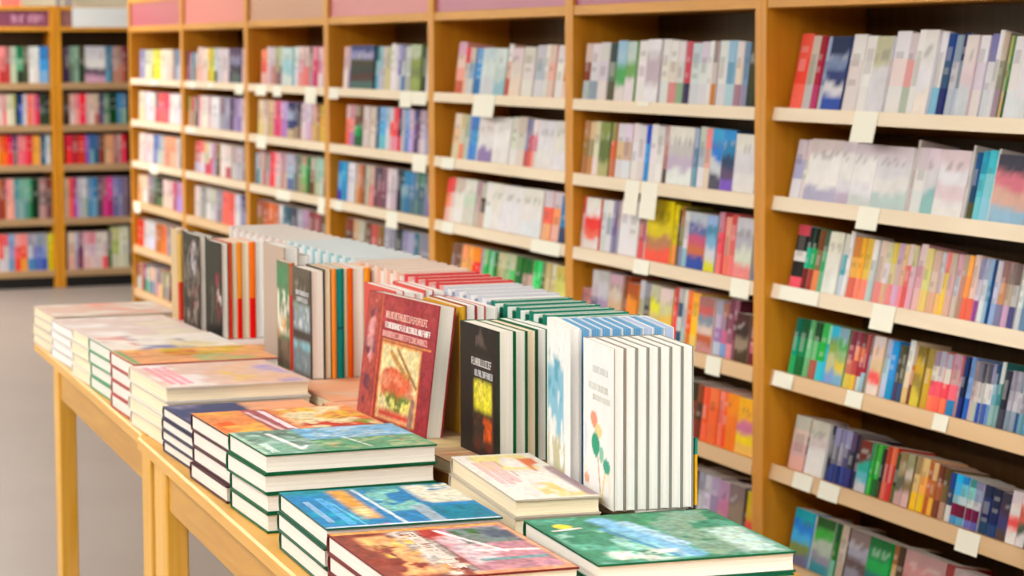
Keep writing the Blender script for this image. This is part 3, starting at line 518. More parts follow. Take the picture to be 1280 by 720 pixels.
# ------------------------------------------------------------------ cover art painter
def paint(U, V, art):
    col = np.ones(U.shape+(3,))*.8
    for it in art:
        k = it[0]
        if k == 'b': col[...] = alb(it[1], 1.04); continue
        if k == 'n':
            g = 1+it[1]*(fbm(U*it[2], V*it[2], it[3])-.5)*2; col *= g[..., None]; continue
        if k == 'r':
            _, u0, v0, u1, v1, h, a = it; w = .012
            msk = np.clip((U-u0)/w, 0, 1)*np.clip((u1-U)/w, 0, 1)*np.clip((V-v0)/w, 0, 1)*np.clip((v1-V)/w, 0, 1)*a
        elif k == 'e':
            _, cu, cv, ru, rv, h, a = it; d = ((U-cu)/ru)**2+((V-cv)/rv)**2 + (fbm(U*9, V*9, 5)-.5)*.9
            msk = np.clip((1-d)*4, 0, 1)*a
        elif k == 'l':
            _, u0, v0, u1, v1, wd, h = it; du, dv = u1-u0, v1-v0; L2 = du*du+dv*dv
            t = np.clip(((U-u0)*du+(V-v0)*dv)/L2, 0, 1); d = np.hypot(U-u0-t*du, V-v0-t*dv)
            msk = np.clip((wd-d)/(wd*.5), 0, 1)
        elif k == 'd':
            _, a, sc, seed = it
            g = 1+a*(fbm(U*sc, V*sc, seed)-.5)*2.4; t2 = fbm(U*sc*.7+9, V*sc*.7, seed+5)-.5
            col = col*g[..., None]*np.stack([1+t2*a*.7, 1+0*t2, 1-t2*a*.7], -1); continue
        elif k == 's':
            _, u0, v0, u1, v1, h, sc, th, seed = it
            w = .05
            msk = np.clip((U-u0)/w, 0, 1)*np.clip((u1-U)/w, 0, 1)*np.clip((V-v0)/w, 0, 1)*np.clip((v1-V)/w, 0, 1)
            msk = msk*np.clip((fbm(U*sc, V*sc, seed)-th)*9, 0, 1)
        col = col*(1-msk[..., None]) + np.array(alb(h, 1.04))*msk[..., None]
    return np.clip(col, 0, 1)

def art_face(m, w, h, y, n, art, flip=False):
    """painted grid on the plane y=const, x 0..w, z 0..h, facing -y"""
    nx, ny = n; u = np.linspace(0, 1, nx+1); v = np.linspace(0, 1, ny+1)
    U, V = np.meshgrid(u, v, indexing='ij'); Cc = paint(U, V, art)
    for i in range(nx):
        for j in range(ny):
            q = ((i, j), (i+1, j), (i+1, j+1), (i, j+1))
            m.face([(u[a]*w, y, v[c]*h) for a, c in q], 0, cols=[tuple(Cc[a, c]) for a, c in q])

def glyphs(m, u0, z0, u1, z1, rows, seed, y, stroke=.0016):
    """rows of small raised letter-like strokes (the photo's lettering is too blurred to read)"""
    r = random.Random(seed); rh = (z1-z0)/rows
    for k in range(rows):
        zb = z0 + rh*(rows-1-k) + rh*.12; ht = rh*.72; x = u0 + r.uniform(0, .06)*(u1-u0); end = u1 - r.uniform(0, .08)*(u1-u0)
        while x < end-ht*.4:
            wl = ht*r.uniform(.42, .62)
            def bar(a, b, c, d): m.box((x+a*wl, y-.0006, zb+b*ht), (x+c*wl, y-.0001, zb+d*ht))
            t = stroke/wl; s = stroke/ht; kind = r.randrange(6)
            bar(0, 0, t, 1)
            if kind in (0, 1, 4): bar(t, 1-s, .9, 1)
            if kind in (0, 2, 4): bar(t, 0, .9, s)
            if kind in (1, 3, 5): bar(t, .45, .85, .45+s)
            if kind in (3, 4, 5): bar(1-t-.1, 0, .9, 1)
            x += wl*1.18

# ------------------------------------------------------------------ hardcover book
def hardcover(w, h, t, cover, art=None, n=(10, 12), pages='page_edges', front=None, text=None, zov=.0025):
    """spine at x=0, fore-edge at x=w; front board on the plane y=0 facing -y, thickness +y, height +z; returns Empty"""
    root = empty('hardcover_book', (0, 0, 0))
    cc = alb(cover); bt = min(.0028, t*.16) if zov > .002 else min(.0021, t*.09); ov = .003
    m = MB()
    fc = alb(front) if front else cc
    # front board
    if art: art_face(m, w, h, 0, n, art)
    else: m.face([(0, 0, 0), (w, 0, 0), (w, 0, h), (0, 0, h)], 0, fc)
    m.box((0, 0.0001, 0), (w, bt, h), 0, cc, skip=('front',))
    # back board
    m.box((0, t-bt, 0), (w, t, h), 0, cc)
    # rounded spine
    K = 5; pts = [(-.004*math.sin(math.pi*i/K), bt+(t-2*bt)*i/K) for i in range(K+1)]
    for i in range(K):
        (xa, ya), (xb, yb) = pts[i], pts[i+1]
        m.face([(xb, yb, 0), (xa, ya, 0), (xa, ya, h), (xb, yb, h)], 0, cc)
        m.face([(xa+.003, ya, h), (xb+.003, yb, h), (xb, yb, h), (xa, ya, h)][::-1], 0, cc)
        m.face([(xa+.003, ya, 0), (xb+.003, yb, 0), (xb, yb, 0), (xa, ya, 0)], 0, cc)
        m.face([(xa+.003, ya, 0), (xb+.003, yb, 0), (xb+.003, yb, h), (xa+.003, ya, h)], 0, cc)
    m.build('cover', ['laminated_cover'], root)
    # page block with a hollow fore-edge
    m = MB(); e = .0002; y0, y1 = bt+e, t-bt-e; K = 4; fe = [(w-ov-.0022*math.sin(math.pi*i/K), y0+(y1-y0)*i/K) for i in range(K+1)]
    z0, z1 = zov, h-zov
    for i in range(K):
        (xa, ya), (xb, yb) = fe[i], fe[i+1]
        m.face([(xa, ya, z0), (xb, yb, z0), (xb, yb, z1), (xa, ya, z1)], 0)
        m.face([(.0035, ya, z1), (xa, ya, z1), (xb, yb, z1), (.0035, yb, z1)], 0)
        m.face([(.0035, yb, z0), (xb, yb, z0), (xa, ya, z0), (.0035, ya, z0)], 0)
    m.face([(.0035, y0, z0), (fe[0][0], y0, z0), (fe[0][0], y0, z1), (.0035, y0, z1)], 0)
    m.face([(fe[-1][0], y1, z0), (.0035, y1, z0), (.0035, y1, z1), (fe[-1][0], y1, z1)], 0)
    m.build('page_block', [pages], root)
    if text:
        for (u0, v0, u1, v1, rows, colr, seed) in text:
            m = MB(); glyphs(m, u0*w, v0*h, u1*w, v1*h, rows, seed, 0, stroke=.0014 if (v1-v0)*h/rows < .02 else .0026)
            key = 'ink_'+colr
            if key not in MAT: simple(key, h2rgb(colr), .5)
            m.build('title_lettering', [key], root)
    return root
def clone(root):
    r = root.copy(); C.objects.link(r)
    for ch in list(root.children):
        c = ch.copy(); C.objects.link(c); c.parent = r
    return r
from mathutils import Matrix, Vector
def lay(root, x0, y0, ztop, ang=0.):
    """lie flat: width along +x from x0, height along +y from y0, front board up at ztop"""
    M = Matrix.Translation((x0, y0, ztop)) @ Matrix.Rotation(ang, 4, 'Z') @ Matrix(((1, 0, 0, 0), (0, 0, 1, 0), (0, -1, 0, 0), (0, 0, 0, 1)))
    root.matrix_world = M
    root.location = M.to_translation(); root.rotation_euler = M.to_euler()
def stand(root, w, xn, y0, z0, ang=0., lean=0., spine_out=False, t=0):
    """stand upright; near (fore-edge) bottom-front corner at (xn, y0); ang turns it, lean tips it back"""
    M = Matrix.Translation((xn, y0, z0)) @ Matrix.Rotation(ang, 4, 'Z') @ Matrix.Rotation(-lean, 4, 'X')
    if spine_out: root.scale = (-1, 1, 1)      # spine towards the near end
    else: M = M @ Matrix.Translation((-w, 0, 0))
    root.location = M.to_translation(); root.rotation_euler = M.to_euler()

# ------------------------------------------------------------------ stacks lying flat along the table edge
A_H = [('b', '7fae9b'), ('r', 0, .36, .55, 1, '78b4dc', 1), ('s', 0, .3, .6, 1, 'a8d0ea', 6, .5, 3), ('r', .5, .36, 1, 1, '5fa07c', 1), ('s', .45, .3, 1, 1, '9fb98f', 9, .52, 9), ('s', .5, .4, 1, 1, 'c9a98a', 14, .62, 19),
       ('s', 0, 0, 1, .38, '6f8a80', 7, .45, 4), ('s', 0, 0, 1, .38, 'a9c9c0', 11, .55, 14), ('l', .15, .2, .85, .25, .022, 'f2f6f6'), ('l', .85, .25, .72, .30, .015, 'f2f6f6'), ('l', .45, .58, .92, .64, .012, 'cfe8e0'), ('r', 0, 0, 1, .035, 'b8dcc8', 1), ('n', .12, 10, 2), ('d', 0.3, 22, 77), ('d', 0.32, 45, 123)]
A_I = [('b', '2585bf'), ('s', 0, 0, 1, .35, '1aa0c0', 5, .5, 3), ('s', 0, .3, 1, 1, '1c6ea8', 5, .5, 8), ('s', 0, .42, .7, .72, '7fc0bc', 8, .48, 5), ('r', 0, 0, .1, 1, '1f8a86', .7),
       ('s', .02, .24, .85, .40, 'e8a850', 7, .25, 11), ('s', .05, .26, .8, .38, 'f2d79a', 9, .5, 12), ('s', .5, .28, 1, .42, 'd08a8a', 9, .5, 13), ('l', .05, .42, 1, .46, .016, 'c8e4f8'), ('s', .3, .7, 1, 1, '1878a8', 5, .4, 6),
       ('s', 0, .7, .55, 1.1, 'e6dfc0', 8, .3, 7), ('r', .55, .6, 1, .7, '9fb2c2', 1), ('r', .6, .7, 1, .98, '1a7f96', .8), ('l', .3, .2, .98, .24, .01, '7cc4e8'), ('r', .965, 0, 1, 1, 'dfe8f4', 1), ('n', .1, 12, 2), ('d', 0.25, 22, 77), ('d', 0.32, 45, 123)]
A_J = [('b', '8f4a42'), ('s', 0, 0, 1, .5, '8a3c34', 5, .5, 3), ('s', .1, .08, .95, .42, 'f0b080', 8, .36, 4), ('s', .05, .12, .6, .42, 'eec070', 9, .45, 5), ('s', 0, .28, 1, .52, 'a8a09a', 11, .42, 6), ('s', 0, .3, 1, .5, 'f0d8c8', 14, .55, 16),
       ('r', .02, .5, .98, 1, 'c890a0', .9), ('s', 0, .45, .3, .62, 'b8403c', 5, .45, 7), ('s', .2, .5, 1, .75, 'e8c0c8', 7, .5, 17), ('r', .08, .64, .42, .95, '7c8a88', 1), ('s', .08, .62, .45, .84, '3f6a34', 8, .5, 8), ('s', .08, .78, .45, 1, '5a6478', 8, .45, 9),
       ('l', .1, .58, .6, .78, .02, 'f4e6ea'), ('l', .55, .62, .6, .95, .025, 'f0e2e4'), ('l', .74, .6, .74, .93, .03, '6f9ea0'), ('r', 0, 0, .06, 1, 'e9a860', 1), ('r', .93, .45, 1, 1, 'e8a07c', 1), ('r', 0, .96, 1, 1, 'e8a880', 1), ('n', .12, 12, 2), ('d', 0.35, 20, 77), ('d', 0.32, 45, 123)]
A_K = [('b', '3f8a6c'), ('s', 0, 0, 1, 1, '62b09a', 5, .5, 3), ('s', .3, 0, 1, .5, '9fd8cc', 7, .5, 4), ('r', 0, .3, .3, .8, '3d8a60', .8), ('s', 0, .55, 1, 1, '86a894', 6, .45, 5), ('s', .4, .75, 1, 1, 'b8e0d6', 7, .42, 6),
       ('l', .12, .36, .9, .52, .085, '88c2ea'), ('l', .2, .46, .7, .56, .05, 'a5d2f0'), ('l', .3, .3, .95, .44, .02, '4a90c0'), ('s', .75, .1, 1, .5, 'e0ead8', 10, .52, 7), ('e', .2, .13, .06, .05, 'ecd34a', 1), ('l', .28, .06, .25, .2, .02, 'f2dcc8'), ('r', 0, 0, 1, .02, '2c6a4a', 1), ('n', .1, 12, 2), ('d', 0.3, 20, 77), ('d', 0.32, 45, 123)]
A_L = [('b', 'eee6d6'), ('s', 0, 0, 1, 1, 'f2d8d0', 6, .5, 3), ('s', 0, .15, .4, .9, 'f0e088', 5, .38, 4), ('s', .3, .4, 1, 1, 'f4d080', 5, .5, 14), ('s', .1, .7, .45, 1, 'd8744c', 6, .4, 5), ('s', .3, .85, 1, 1.05, 'a08890', 6, .35, 6), ('l', .15, .25, .6, .3, .012, 'd8a0a0'), ('l', .1, .4, .5, .45, .012, 'c8a8a8'), ('n', .06, 12, 2), ('d', 0.14, 20, 77), ('d', 0.12, 45, 123)]
A_G = [('b', 'e8935c'), ('s', 0, 0, 1, .35, 'f2b058', 5, .45, 3), ('s', .4, 0, 1, .3, 'e8602c', 5, .45, 4), ('r', 0, .3, .98, .47, '9c4a66', .85), ('l', .1, .33, .95, .36, .018, 'f4c8d0'), ('l', .05, .42, .95, .45, .016, 'f6dce2'), ('s', 0, .48, 1, 1, 'f6dca0', 6, .4, 5), ('s', 0, .5, .6, 1, 'f0c050', 7, .5, 6), ('s', .5, .5, 1, 1, 'cf4030', 8, .48, 7), ('s', .3, .75, .9, 1, '7f9a3c', 9, .5, 8), ('n', .12, 12, 2), ('d', 0.22, 18, 77), ('d', 0.32, 45, 123)]
A_E = [('b', 'ecc4b4'), ('s', 0, 0, 1, .4, 'f6e6e4', 5, .4, 3), ('l', .02, .28, 1, .28, .012, 'd85068'), ('s', 0, .35, 1, 1, 'eec0a0', 6, .5, 5), ('s', .2, .5, .9, .75, 'e8c860', 6, .5, 6), ('s', .2, .8, 1, 1, 'b0a0d8', 7, .48, 7), ('n', .06, 10, 2), ('d', 0.12, 16, 77)]
A_D = [('b', 'e8a878'), ('s', 0, 0, .5, 1, 'f0c078', 6, .45, 3), ('s', 0, .3, .5, 1, 'd0b020', 5, .42, 4), ('s', .05, .1, .6, .6, 'd8783c', 8, .52, 5), ('s', .5, .45, 1, .9, 'b0b880', 5, .45, 6), ('l', .5, .02, .5, .6, .012, 'a86848'), ('r', 0, 0, 1, .05, '5fae84', 1), ('l', 0, .055, 1, .055, .012, 'd86060'), ('n', .12, 14, 2), ('d', 0.25, 16, 77)]
A_C = [('b', 'f2e2d2'), ('s', 0, .2, 1, .7, '8a8cb4', 4, .45, 3), ('s', 0, 0, 1, .3, 'e8a8a4', 8, .5, 4), ('s', .4, .5, 1, 1, 'f0d8a0', 7, .45, 5), ('n', .1, 12, 2), ('d', 0.15, 14, 77)]
A_A = [('b', 'e8bfae'), ('s', 0, 0, 1, 1, 'e8e4d0', 4, .5, 3), ('s', 0, .4, 1, 1, 'eea898', 4, .55, 4), ('l', .4, .05, .4, .95, .014, 'd0b0a0'), ('n', .05, 10, 2), ('d', 0.08, 12, 77)]
A_B = [('b', 'ecccc4'), ('s', 0, 0, 1, 1, 'f6ece8', 4, .5, 8), ('l', .6, .1, .62, .8, .012, 'c8a4a0'), ('s', 0, .6, 1, 1, 'f0e0b8', 4, .4, 4), ('n', .05, 10, 2), ('d', 0.06, 12, 77)]
A_F = [('b', '3e4a78'), ('s', 0, 0, 1, .5, '8078a0', 5, .5, 3), ('s', 0, .5, 1, 1.1, 'f0b488', 5, .25, 5), ('r', 0, .6, 1, 1, 'eeb08c', .85), ('l', .1, .1, .9, .12, .02, 'd0d4e8'), ('n', .1, 10, 2)]
A_M = [('b', 'f0b48e'), ('s', 0, 0, 1, 1, 'f4c8a4', 5, .5, 3), ('s', 0, .3, 1, .8, 'e89070', 6, .58, 4), ('n', .05, 9, 2)]
A_N = [('b', 'b89878'), ('s', 0, 0, 1, 1, 'd8c090', 5, .5, 3), ('s', 0, 0, .7, 1, 'c07850', 6, .55, 4), ('n', .1, 9, 2)]

FLAT = [
 # name, x0, x1, y0, y1, ztop, n, cover, art, grid, pages, ang, text, top label, lower label
 ('A', -6.47, -6.17, 1.105, 1.43, .858, 4, 'd8c8b8', A_A, (16, 20), 'cream_page_edges', 0, None, 'pale pink hardback topping the farthest stack at the table corner', 'pale hardback under the topmost one in the farthest stack at the table corner'),
 ('B', -6.15, -5.80, 1.095, 1.385, .855, 4, 'd8d0c8', A_B, (16, 20), 'white_page_edges', 0, None, 'whitish pink hardback topping the second stack from the far table corner', 'pale hardback below the top of the second stack from the far table corner'),
 ('C0', -5.785, -5.545, 1.08, 1.36, .872, 4, 'e8dcc4', A_B, (12, 12), 'cream_page_edges', 0, None, 'cream hardback topping the stack beside the green-jointed stack', 'cream hardback inside the stack beside the green-jointed stack'),
 ('C', -5.53, -5.22, 1.07, 1.36, .878, 4, '6aa080', A_C, (20, 20), 'page_edges', 0, None, 'hardback with blue-grey and cream cover, just behind the yellow food cookbook', 'green-edged hardback under the blue-grey covered one'),
 ('D', -5.21, -4.965, 1.055, 1.37, .884, 4, 'a85050', A_D, (26, 28), 'page_edges', 0, None, 'orange and yellow food cookbook lying atop its stack beside upright red-banded books', 'red-jointed hardback under the orange and yellow food cookbook'),
 ('E', -4.955, -4.605, 1.042, 1.335, .882, 4, 'e6dcc8', A_E, (24, 24), 'cream_page_edges', 0, [(.1, .06, .95, .24, 3, 'e8a8b8', 5)], 'whitish cookbook with a thin red stripe atop the cream stack', 'thick cream-edged book under the red-striped whitish cookbook'),
 ('F', -4.585, -4.295, 1.03, 1.31, .849, 4, '3c3a50', A_F, (20, 24), 'page_edges', 0, None, 'dark blue covered book topping the low stack before the orange one', 'dark-boarded book beneath the dark blue covered one'),
 ('G', -4.272, -4.0, 1.012, 1.305, .880, 4, '4a2a30', A_G, (70, 76), 'page_edges', 0, [(.08, .40, .92, .455, 1, 'f4dce2', 72)], 'orange cookbook with a purple title band, right behind the teal green stack', 'maroon-boarded cookbook under the orange one with the purple band'),
 ('H', -3.965, -3.722, 1.004, 1.297, .890, 4, '1c5a3c', A_H, (84, 100), 'page_edges', 0, [(.55, .05, .95, .11, 1, 'dfeee8', 3)], 'teal green cookbook with blue sky and white title, topping the tall near stack', None),
 ('I', -3.602, -3.298, .992, 1.262, .850, 3, '2e5a48', A_I, (96, 90), 'page_edges', -.045, [(.3, .05, .9, .1, 1, '9ab8d8', 21), (.2, .14, .95, .2, 1, '66b4e4', 22)], 'bright blue cookbook with an orange figure, between the teal and brown ones', None),
 ('J', -3.282, -2.95, .975, 1.238, .846, 3, '6c2c2c', A_J, (110, 90), 'page_edges', -.03, [(.08, .37, .92, .47, 1, 'd8ccc4', 71)], 'brown and orange patterned cookbook at the bottom frame edge', 'maroon-edged book beneath the brown and orange patterned cookbook'),
 ('K', -3.252, -2.925, 1.268, 1.558, .850, 3, '1f5a42', A_K, (110, 100), 'page_edges', -.06, None, 'wide green cookbook with a light blue band, at the near table end', 'green-edged cookbook beneath the wide green one with the blue band'),
 ('L', -3.690, -3.290, 1.310, 1.444, .873, 4, 'cbbfae', A_L, (90, 36), 'cream_page_edges', -.1, [(.15, .1, .7, .4, 3, 'e0b8b8', 8)], 'pale cream and yellow patterned book lying before the upright white books', 'worn cream book beneath the pale yellow patterned one'),
]
LOW = {'H': ['second teal green cookbook down, below the white-titled top copy', 'third teal green cookbook down in the tall near stack', 'bottom teal green cookbook of the tall stack, resting on the table edge'],
       'I': ['middle copy of the three bright blue cookbooks', 'lowest copy of the three bright blue cookbooks, on the tabletop']}
POSW = ['second', 'third', 'bottom']
for (nm, x0, x1, y0, y1, zt, n, cov, art, grid, pg, ang, text, lab, low) in FLAT:
    t = (zt-.7605)/n - .0003; w = x1-x0; h = y1-y0
    first = hardcover(w, h, t, cov, art, grid, pg, None, text)
    lay(first, x0, y0, zt, ang)
    tag(first, lab, 'hardback book', 'stacked hardbacks on the tables')
    base = hardcover(w, h, t, cov, None, (1, 1), pg) if n > 1 else None
    r2 = random.Random(nm)
    for k in range(1, n):
        o = base if k == 1 else clone(base)
        lay(o, x0+r2.uniform(-.003, .003), y0+r2.uniform(-.004, .004), zt-k*(t+.0003), ang+r2.uniform(-.008, .008))
        if nm in LOW: L2 = LOW[nm][k-1]
        else:
            pos = 'second' if k == 1 else ('bottom' if k == n-1 else 'third')
            L2 = low.replace('hardback', pos+' hardback', 1) if 'hardback' in low else (low.replace('cookbook', pos+' cookbook', 1) if low.startswith(('maroon', 'green')) else low.replace('book', pos+' book', 1))
        tag(o, L2, 'hardback book', 'stacked hardbacks on the tables')

# low riser behind the front stacks, carrying a layer of flat books and the upright rows
RZ = .826
m = MB(); m.cbox((-6.10, 1.41, .7605), (-3.715, 1.70, RZ), .003); m.box((-3.715, 1.455, .7605), (-3.26, 1.53, RZ))
o = m.build('display_riser', ['table_wood']); tag(o, 'low light wood riser on the tables under the upright books', 'riser')
LAYER = [(-6.10, 1.39, 'd9c8b0', A_A), (-5.78, 1.39, 'e0d0c0', A_B), (-5.46, 1.39, 'd8b890', A_D), (-5.14, 1.39, 'e6dccb', A_E), (-4.82, 1.352, 'e8b48c', A_M), (-4.50, 1.33, 'e8a880', A_M), (-4.18, 1.32, 'c8a080', A_N), (-3.86, 1.335, 'b89878', A_N), (-3.54, 1.447, 'e8e0d0', None)]
LWHERE = ['pinkish hardback lying flat at the far end beneath the first upright books', 'pale hardback lying flat beneath the upright black covered books', 'orange toned hardback lying flat beneath the upright orange spined books', 'cream hardback lying flat beneath the tall plain beige book',
          'salmon hardback lying flat beneath the grey-brown upright cookbook', 'peach hardback lying flat beneath the teal and orange spines', 'brown hardback lying flat beneath the leaning red cookbook', 'tan hardback lying flat beneath the gold and black upright books', 'cream hardback lying flat beneath the upright white books']
for (x, y, cov, art), lab in zip(LAYER, LWHERE):
    w = .312 if x > -6 else .312
    if x == -3.54: w = .29
    if x == -3.86: w = .158
    t = .8515-RZ-.0004
    o = hardcover(w, (1.70 if x < -3.6 else 1.535)-y, t, cov, art, (14, 14), 'cream_page_edges'); lay(o, x, y, .8515); tag(o, lab, 'hardback book', 'flat hardbacks under the upright books')

# ------------------------------------------------------------------ upright hardbacks
Z0 = .8521
UP = 'upright hardbacks on the tables'
def row(xn, y, ang, items, z0=Z0):
    ca, sa = math.cos(ang), math.sin(ang); proto = {}
    px, py = xn, y
    for it in items:
        key = it.get('key'); t = it['t']; w = it.get('w', .18)
        if key and key in proto: o = clone(proto[key])
        else:
            o = hardcover(w, it.get('h', .232), t-.0006, it['c'], it.get('art'), it.get('n', (10, 12)), it.get('pg', 'page_edges'), None, it.get('text'), .0009)
            if it.get('bands'):
                for (a, b2, hx) in it['bands']:
                    mm = MB(); K = 6; H = it.get('h', .232)
                    pts = [(-.0043*math.sin(math.pi*i/K)-.0003, .0012+(t-.0030)*i/K) for i in range(K+1)]
                    for i in range(K):
                        (xa, ya), (xb, yb) = pts[i], pts[i+1]
                        mm.face([(xb, yb, a*H), (xa, ya, a*H), (xa, ya, b2*H), (xb, yb, b2*H)], 0, alb(hx))
                    mm.build('spine_band', ['laminated_cover'], o)
            if key: proto[key] = o
        stand(o, w, px, py, z0, ang, it.get('lean', 0), it.get('so', False), t-.0006)
        tag(o, it['lab'], 'hardback book', it.get('g', UP))
        px -= sa*t; py += ca*t
    return px, py
def filler(xn, y, ang, yend, cols, lab, w=.17, h=.23, pg='white_page_edges'):
    its = []; k = 0; yy = y
    while yy + .02 < yend:
        t = (.018, .022, .02)[k % 3]
        its.append(dict(t=t, c=cols[k % len(cols)], w=w, h=h-.003*(k % 3), pg=pg, lab=lab, g=lab.split(',')[0])); yy += t; k += 1
    row(xn, y, ang, its)
A_BK1 = [('b', '141012'), ('s', 0, .3, 1, .9, '6a6058', 7, .48, 3), ('s', .3, .55, .8, .95, 'b0a8b0', 9, .5, 4), ('s', 0, 0, 1, .4, '8a7a70', 8, .5, 5), ('s', .4, .2, .9, .5, 'a83848', 9, .58, 6), ('d', 0.5, 14, 77)]
A_BK2 = [('b', '0a0b0c'), ('s', .2, .1, .7, .6, '303828', 6, .5, 3), ('s', .6, .1, 1, .7, '8a2238', 9, .52, 4), ('s', .7, .2, 1, .6, 'd8c8c8', 10, .6, 5), ('l', .35, .15, .45, .5, .03, '6a7058')]
A_GREEN = [('b', '5f7a58'), ('s', 0, .6, 1, 1, '3f8a5c', 7, .45, 3), ('s', 0, .3, 1, .75, 'e6e4c8', 7, .42, 4), ('s', 0, .25, 1, .5, 'd8a060', 7, .45, 5), ('r', 0, 0, 1, .28, '786452', 1), ('s', 0, 0, 1, .3, '5a4a40', 6, .5, 6), ('d', 0.3, 14, 77)]
A_GREY = [('b', '5c5248'), ('s', 0, .6, 1, .95, '4a4438', 7, .45, 3), ('s', .1, .72, .9, .9, '8a8070', 9, .55, 13), ('r', .08, .42, .95, .66, '9fb0c0', .75), ('s', 0, .4, 1, .7, '7f948c', 9, .5, 4), ('s', .05, .42, .95, .66, 'c8d4dc', 11, .55, 5), ('r', 0, .33, 1, .42, '3a3030', 1),
          ('r', 0, .02, .96, .33, '7a868c', 1), ('s', .05, .22, .95, .34, '8cc0cc', 7, .4, 6), ('s', .05, .02, .95, .2, '9aa4a6', 6, .5, 7), ('r', .94, 0, 1, 1, '2a2420', 1), ('d', 0.3, 18, 77)]
A_RED = [('b', '98303a'), ('s', .1, .75, 1, 1, 'ae4246', 5, .5, 3), ('r', 0, 0, .2, 1, 'b05048', .9), ('s', 0, 0, .2, .9, '703848', 7, .5, 33), ('s', .02, .3, .16, .95, 'd89a9a', 8, .5, 34), ('r', .2, 0, .235, 1, 'c8643c', 1),
         ('r', .26, .64, .96, .66, 'e8a858', 1), ('r', .26, .03, .84, .64, 'e0a058', 1), ('r', .28, .04, .82, .62, 'f0dc98', 1), ('e', .5, .33, .24, .14, 'd86844', 1), ('s', .28, .2, .82, .42, 'e09070', 8, .45, 5), ('l', .42, .56, .66, .40, .03, 'b88a4a'), ('l', .5, .6, .8, .34, .02, '9a7040'), ('s', .28, .08, .82, .28, '6a7a34', 9, .42, 6),
         ('s', .28, .1, .82, .26, 'e8dc78', 12, .55, 7), ('s', .28, .03, .82, .14, 'c83a30', 6, .3, 8), ('l', .76, .05, .78, .22, .045, '9a7468'), ('n', .12, 12, 2), ('d', 0.22, 24, 77), ('d', 0.32, 45, 123)]
A_BLACK = [('b', '16100f'), ('s', .3, .82, 1, 1, '5a4c48', 9, .55, 3), ('r', .28, .6, .85, .78, '2c2222', .8), ('r', .32, .06, .86, .58, '3a2a22', 1), ('s', .34, .32, .84, .6, 'e2d838', 6, .36, 4), ('s', .34, .38, .84, .6, 'e8d860', 9, .6, 5), ('s', .34, .1, .84, .32, 'c8541c', 6, .4, 6), ('s', .34, .02, .84, .14, '5a2018', 5, .4, 7), ('r', .93, 0, 1, 1, '1c1414', 1), ('n', .1, 12, 2), ('d', 0.4, 20, 77), ('d', 0.32, 45, 123)]
A_WHITE = [('b', 'efeeea'), ('s', 0, 0, 1, .3, 'f2ead0', 5, .5, 3), ('s', 0, .2, .22, .5, 'cfe0ee', 5, .5, 6), ('l', .44, .40, .56, .08, .022, 'c8a890'), ('l', .74, .26, .60, .02, .022, 'ecd888'), ('e', .36, .51, .12, .055, 'f0a080', 1), ('e', .50, .45, .13, .05, 'ecd890', 1), ('e', .40, .36, .15, .08, '2fa080', 1), ('e', .60, .31, .08, .05, '8cc8b0', 1), ('e', .76, .25, .12, .05, '38a088', 1), ('e', .12, .12, .1, .03, 'e8b090', 1), ('d', .05, 12, 7)]
A_WBLUE = [('b', 'eff0ee'), ('s', 0, .25, .75, .74, '8ec4dc', 6, .3, 3), ('s', 0, .5, .8, .8, '58a8c0', 7, .45, 4), ('s', 0, 0, .8, .34, 'c8c4a0', 6, .4, 5), ('s', .05, .72, .6, .95, 'b8c4c8', 9, .5, 8), ('d', .08, 14, 7)]
# far end, left to right along the row
row(-6.04, 1.402, 0, [dict(t=.016, c='cdb592', w=.07, h=.232, so=True, bands=[(0, .42, 'd8503c'), (.42, .95, 'f0c870')], lab='thin yellow book with a red spine foot, first in the upright row', pg='cream_page_edges'),
                    dict(t=.016, c='7a2a34', w=.12, lab='dark red book upright behind the thin yellow one at the far end')])
row(-5.80, 1.402, 0, [dict(t=.017, c='241c20', w=.175, art=A_BK1, n=(22, 30), lab='black covered cookbook with pale photo, first dark cover in the upright row'),
                    dict(t=.018, c='30282c', w=.17, lab='dark book standing right behind the first black covered cookbook')])
red_b = [(0, .42, 'dc1c1c')]
row(-5.582, 1.402, 0, [dict(t=.018, c='15181c', w=.155, h=.23, art=A_BK2, n=(20, 30), lab='black cookbook with a crimson streak, second dark cover in the upright row'),
                     dict(t=.009, c='c8522c', w=.15, so=True, bands=red_b, lab='thin rust orange spine with red foot, next to the black crimson-streaked cookbook'),
                     dict(t=.011, c='e6dccb', w=.15, lab='cream book between the rust orange and bright orange spines', pg='cream_page_edges'),
                     dict(t=.014, c='ef9a3c', w=.15, so=True, bands=red_b, lab='amber orange spine with red foot, left one of the two bright ones'),
                     dict(t=.016, c='efe0d4', w=.15, lab='pale book between the two bright orange red-footed spines', pg='cream_page_edges'),
                     dict(t=.017, c='f0802c', w=.15, so=True, bands=red_b, lab='wide orange spine with red foot beside the white page edges'),
                     dict(t=.022, c='ebe4e0', w=.15, pg='white_page_edges', lab='white book showing its page edge right of the orange spines')])
row(-5.078, 1.417, 0, [dict(t=.034, c='b9a89c', w=.175, h=.258, pg='white_page_edges', lab='plain thick beige book standing taller than its neighbours'),
                     dict(t=.024, c='e8dfd8', w=.17, h=.24, pg='white_page_edges', lab='white book standing directly behind the plain beige one')])
row(-4.986, 1.402, 0, [dict(t=.0125, c='b86a48', w=.10, h=.232, art=A_GREEN, n=(14, 28), so=True, bands=[(0, .7, 'd0443c'), (.7, .97, 'b87858')], lab='green and cream covered book with a thin red spine')])
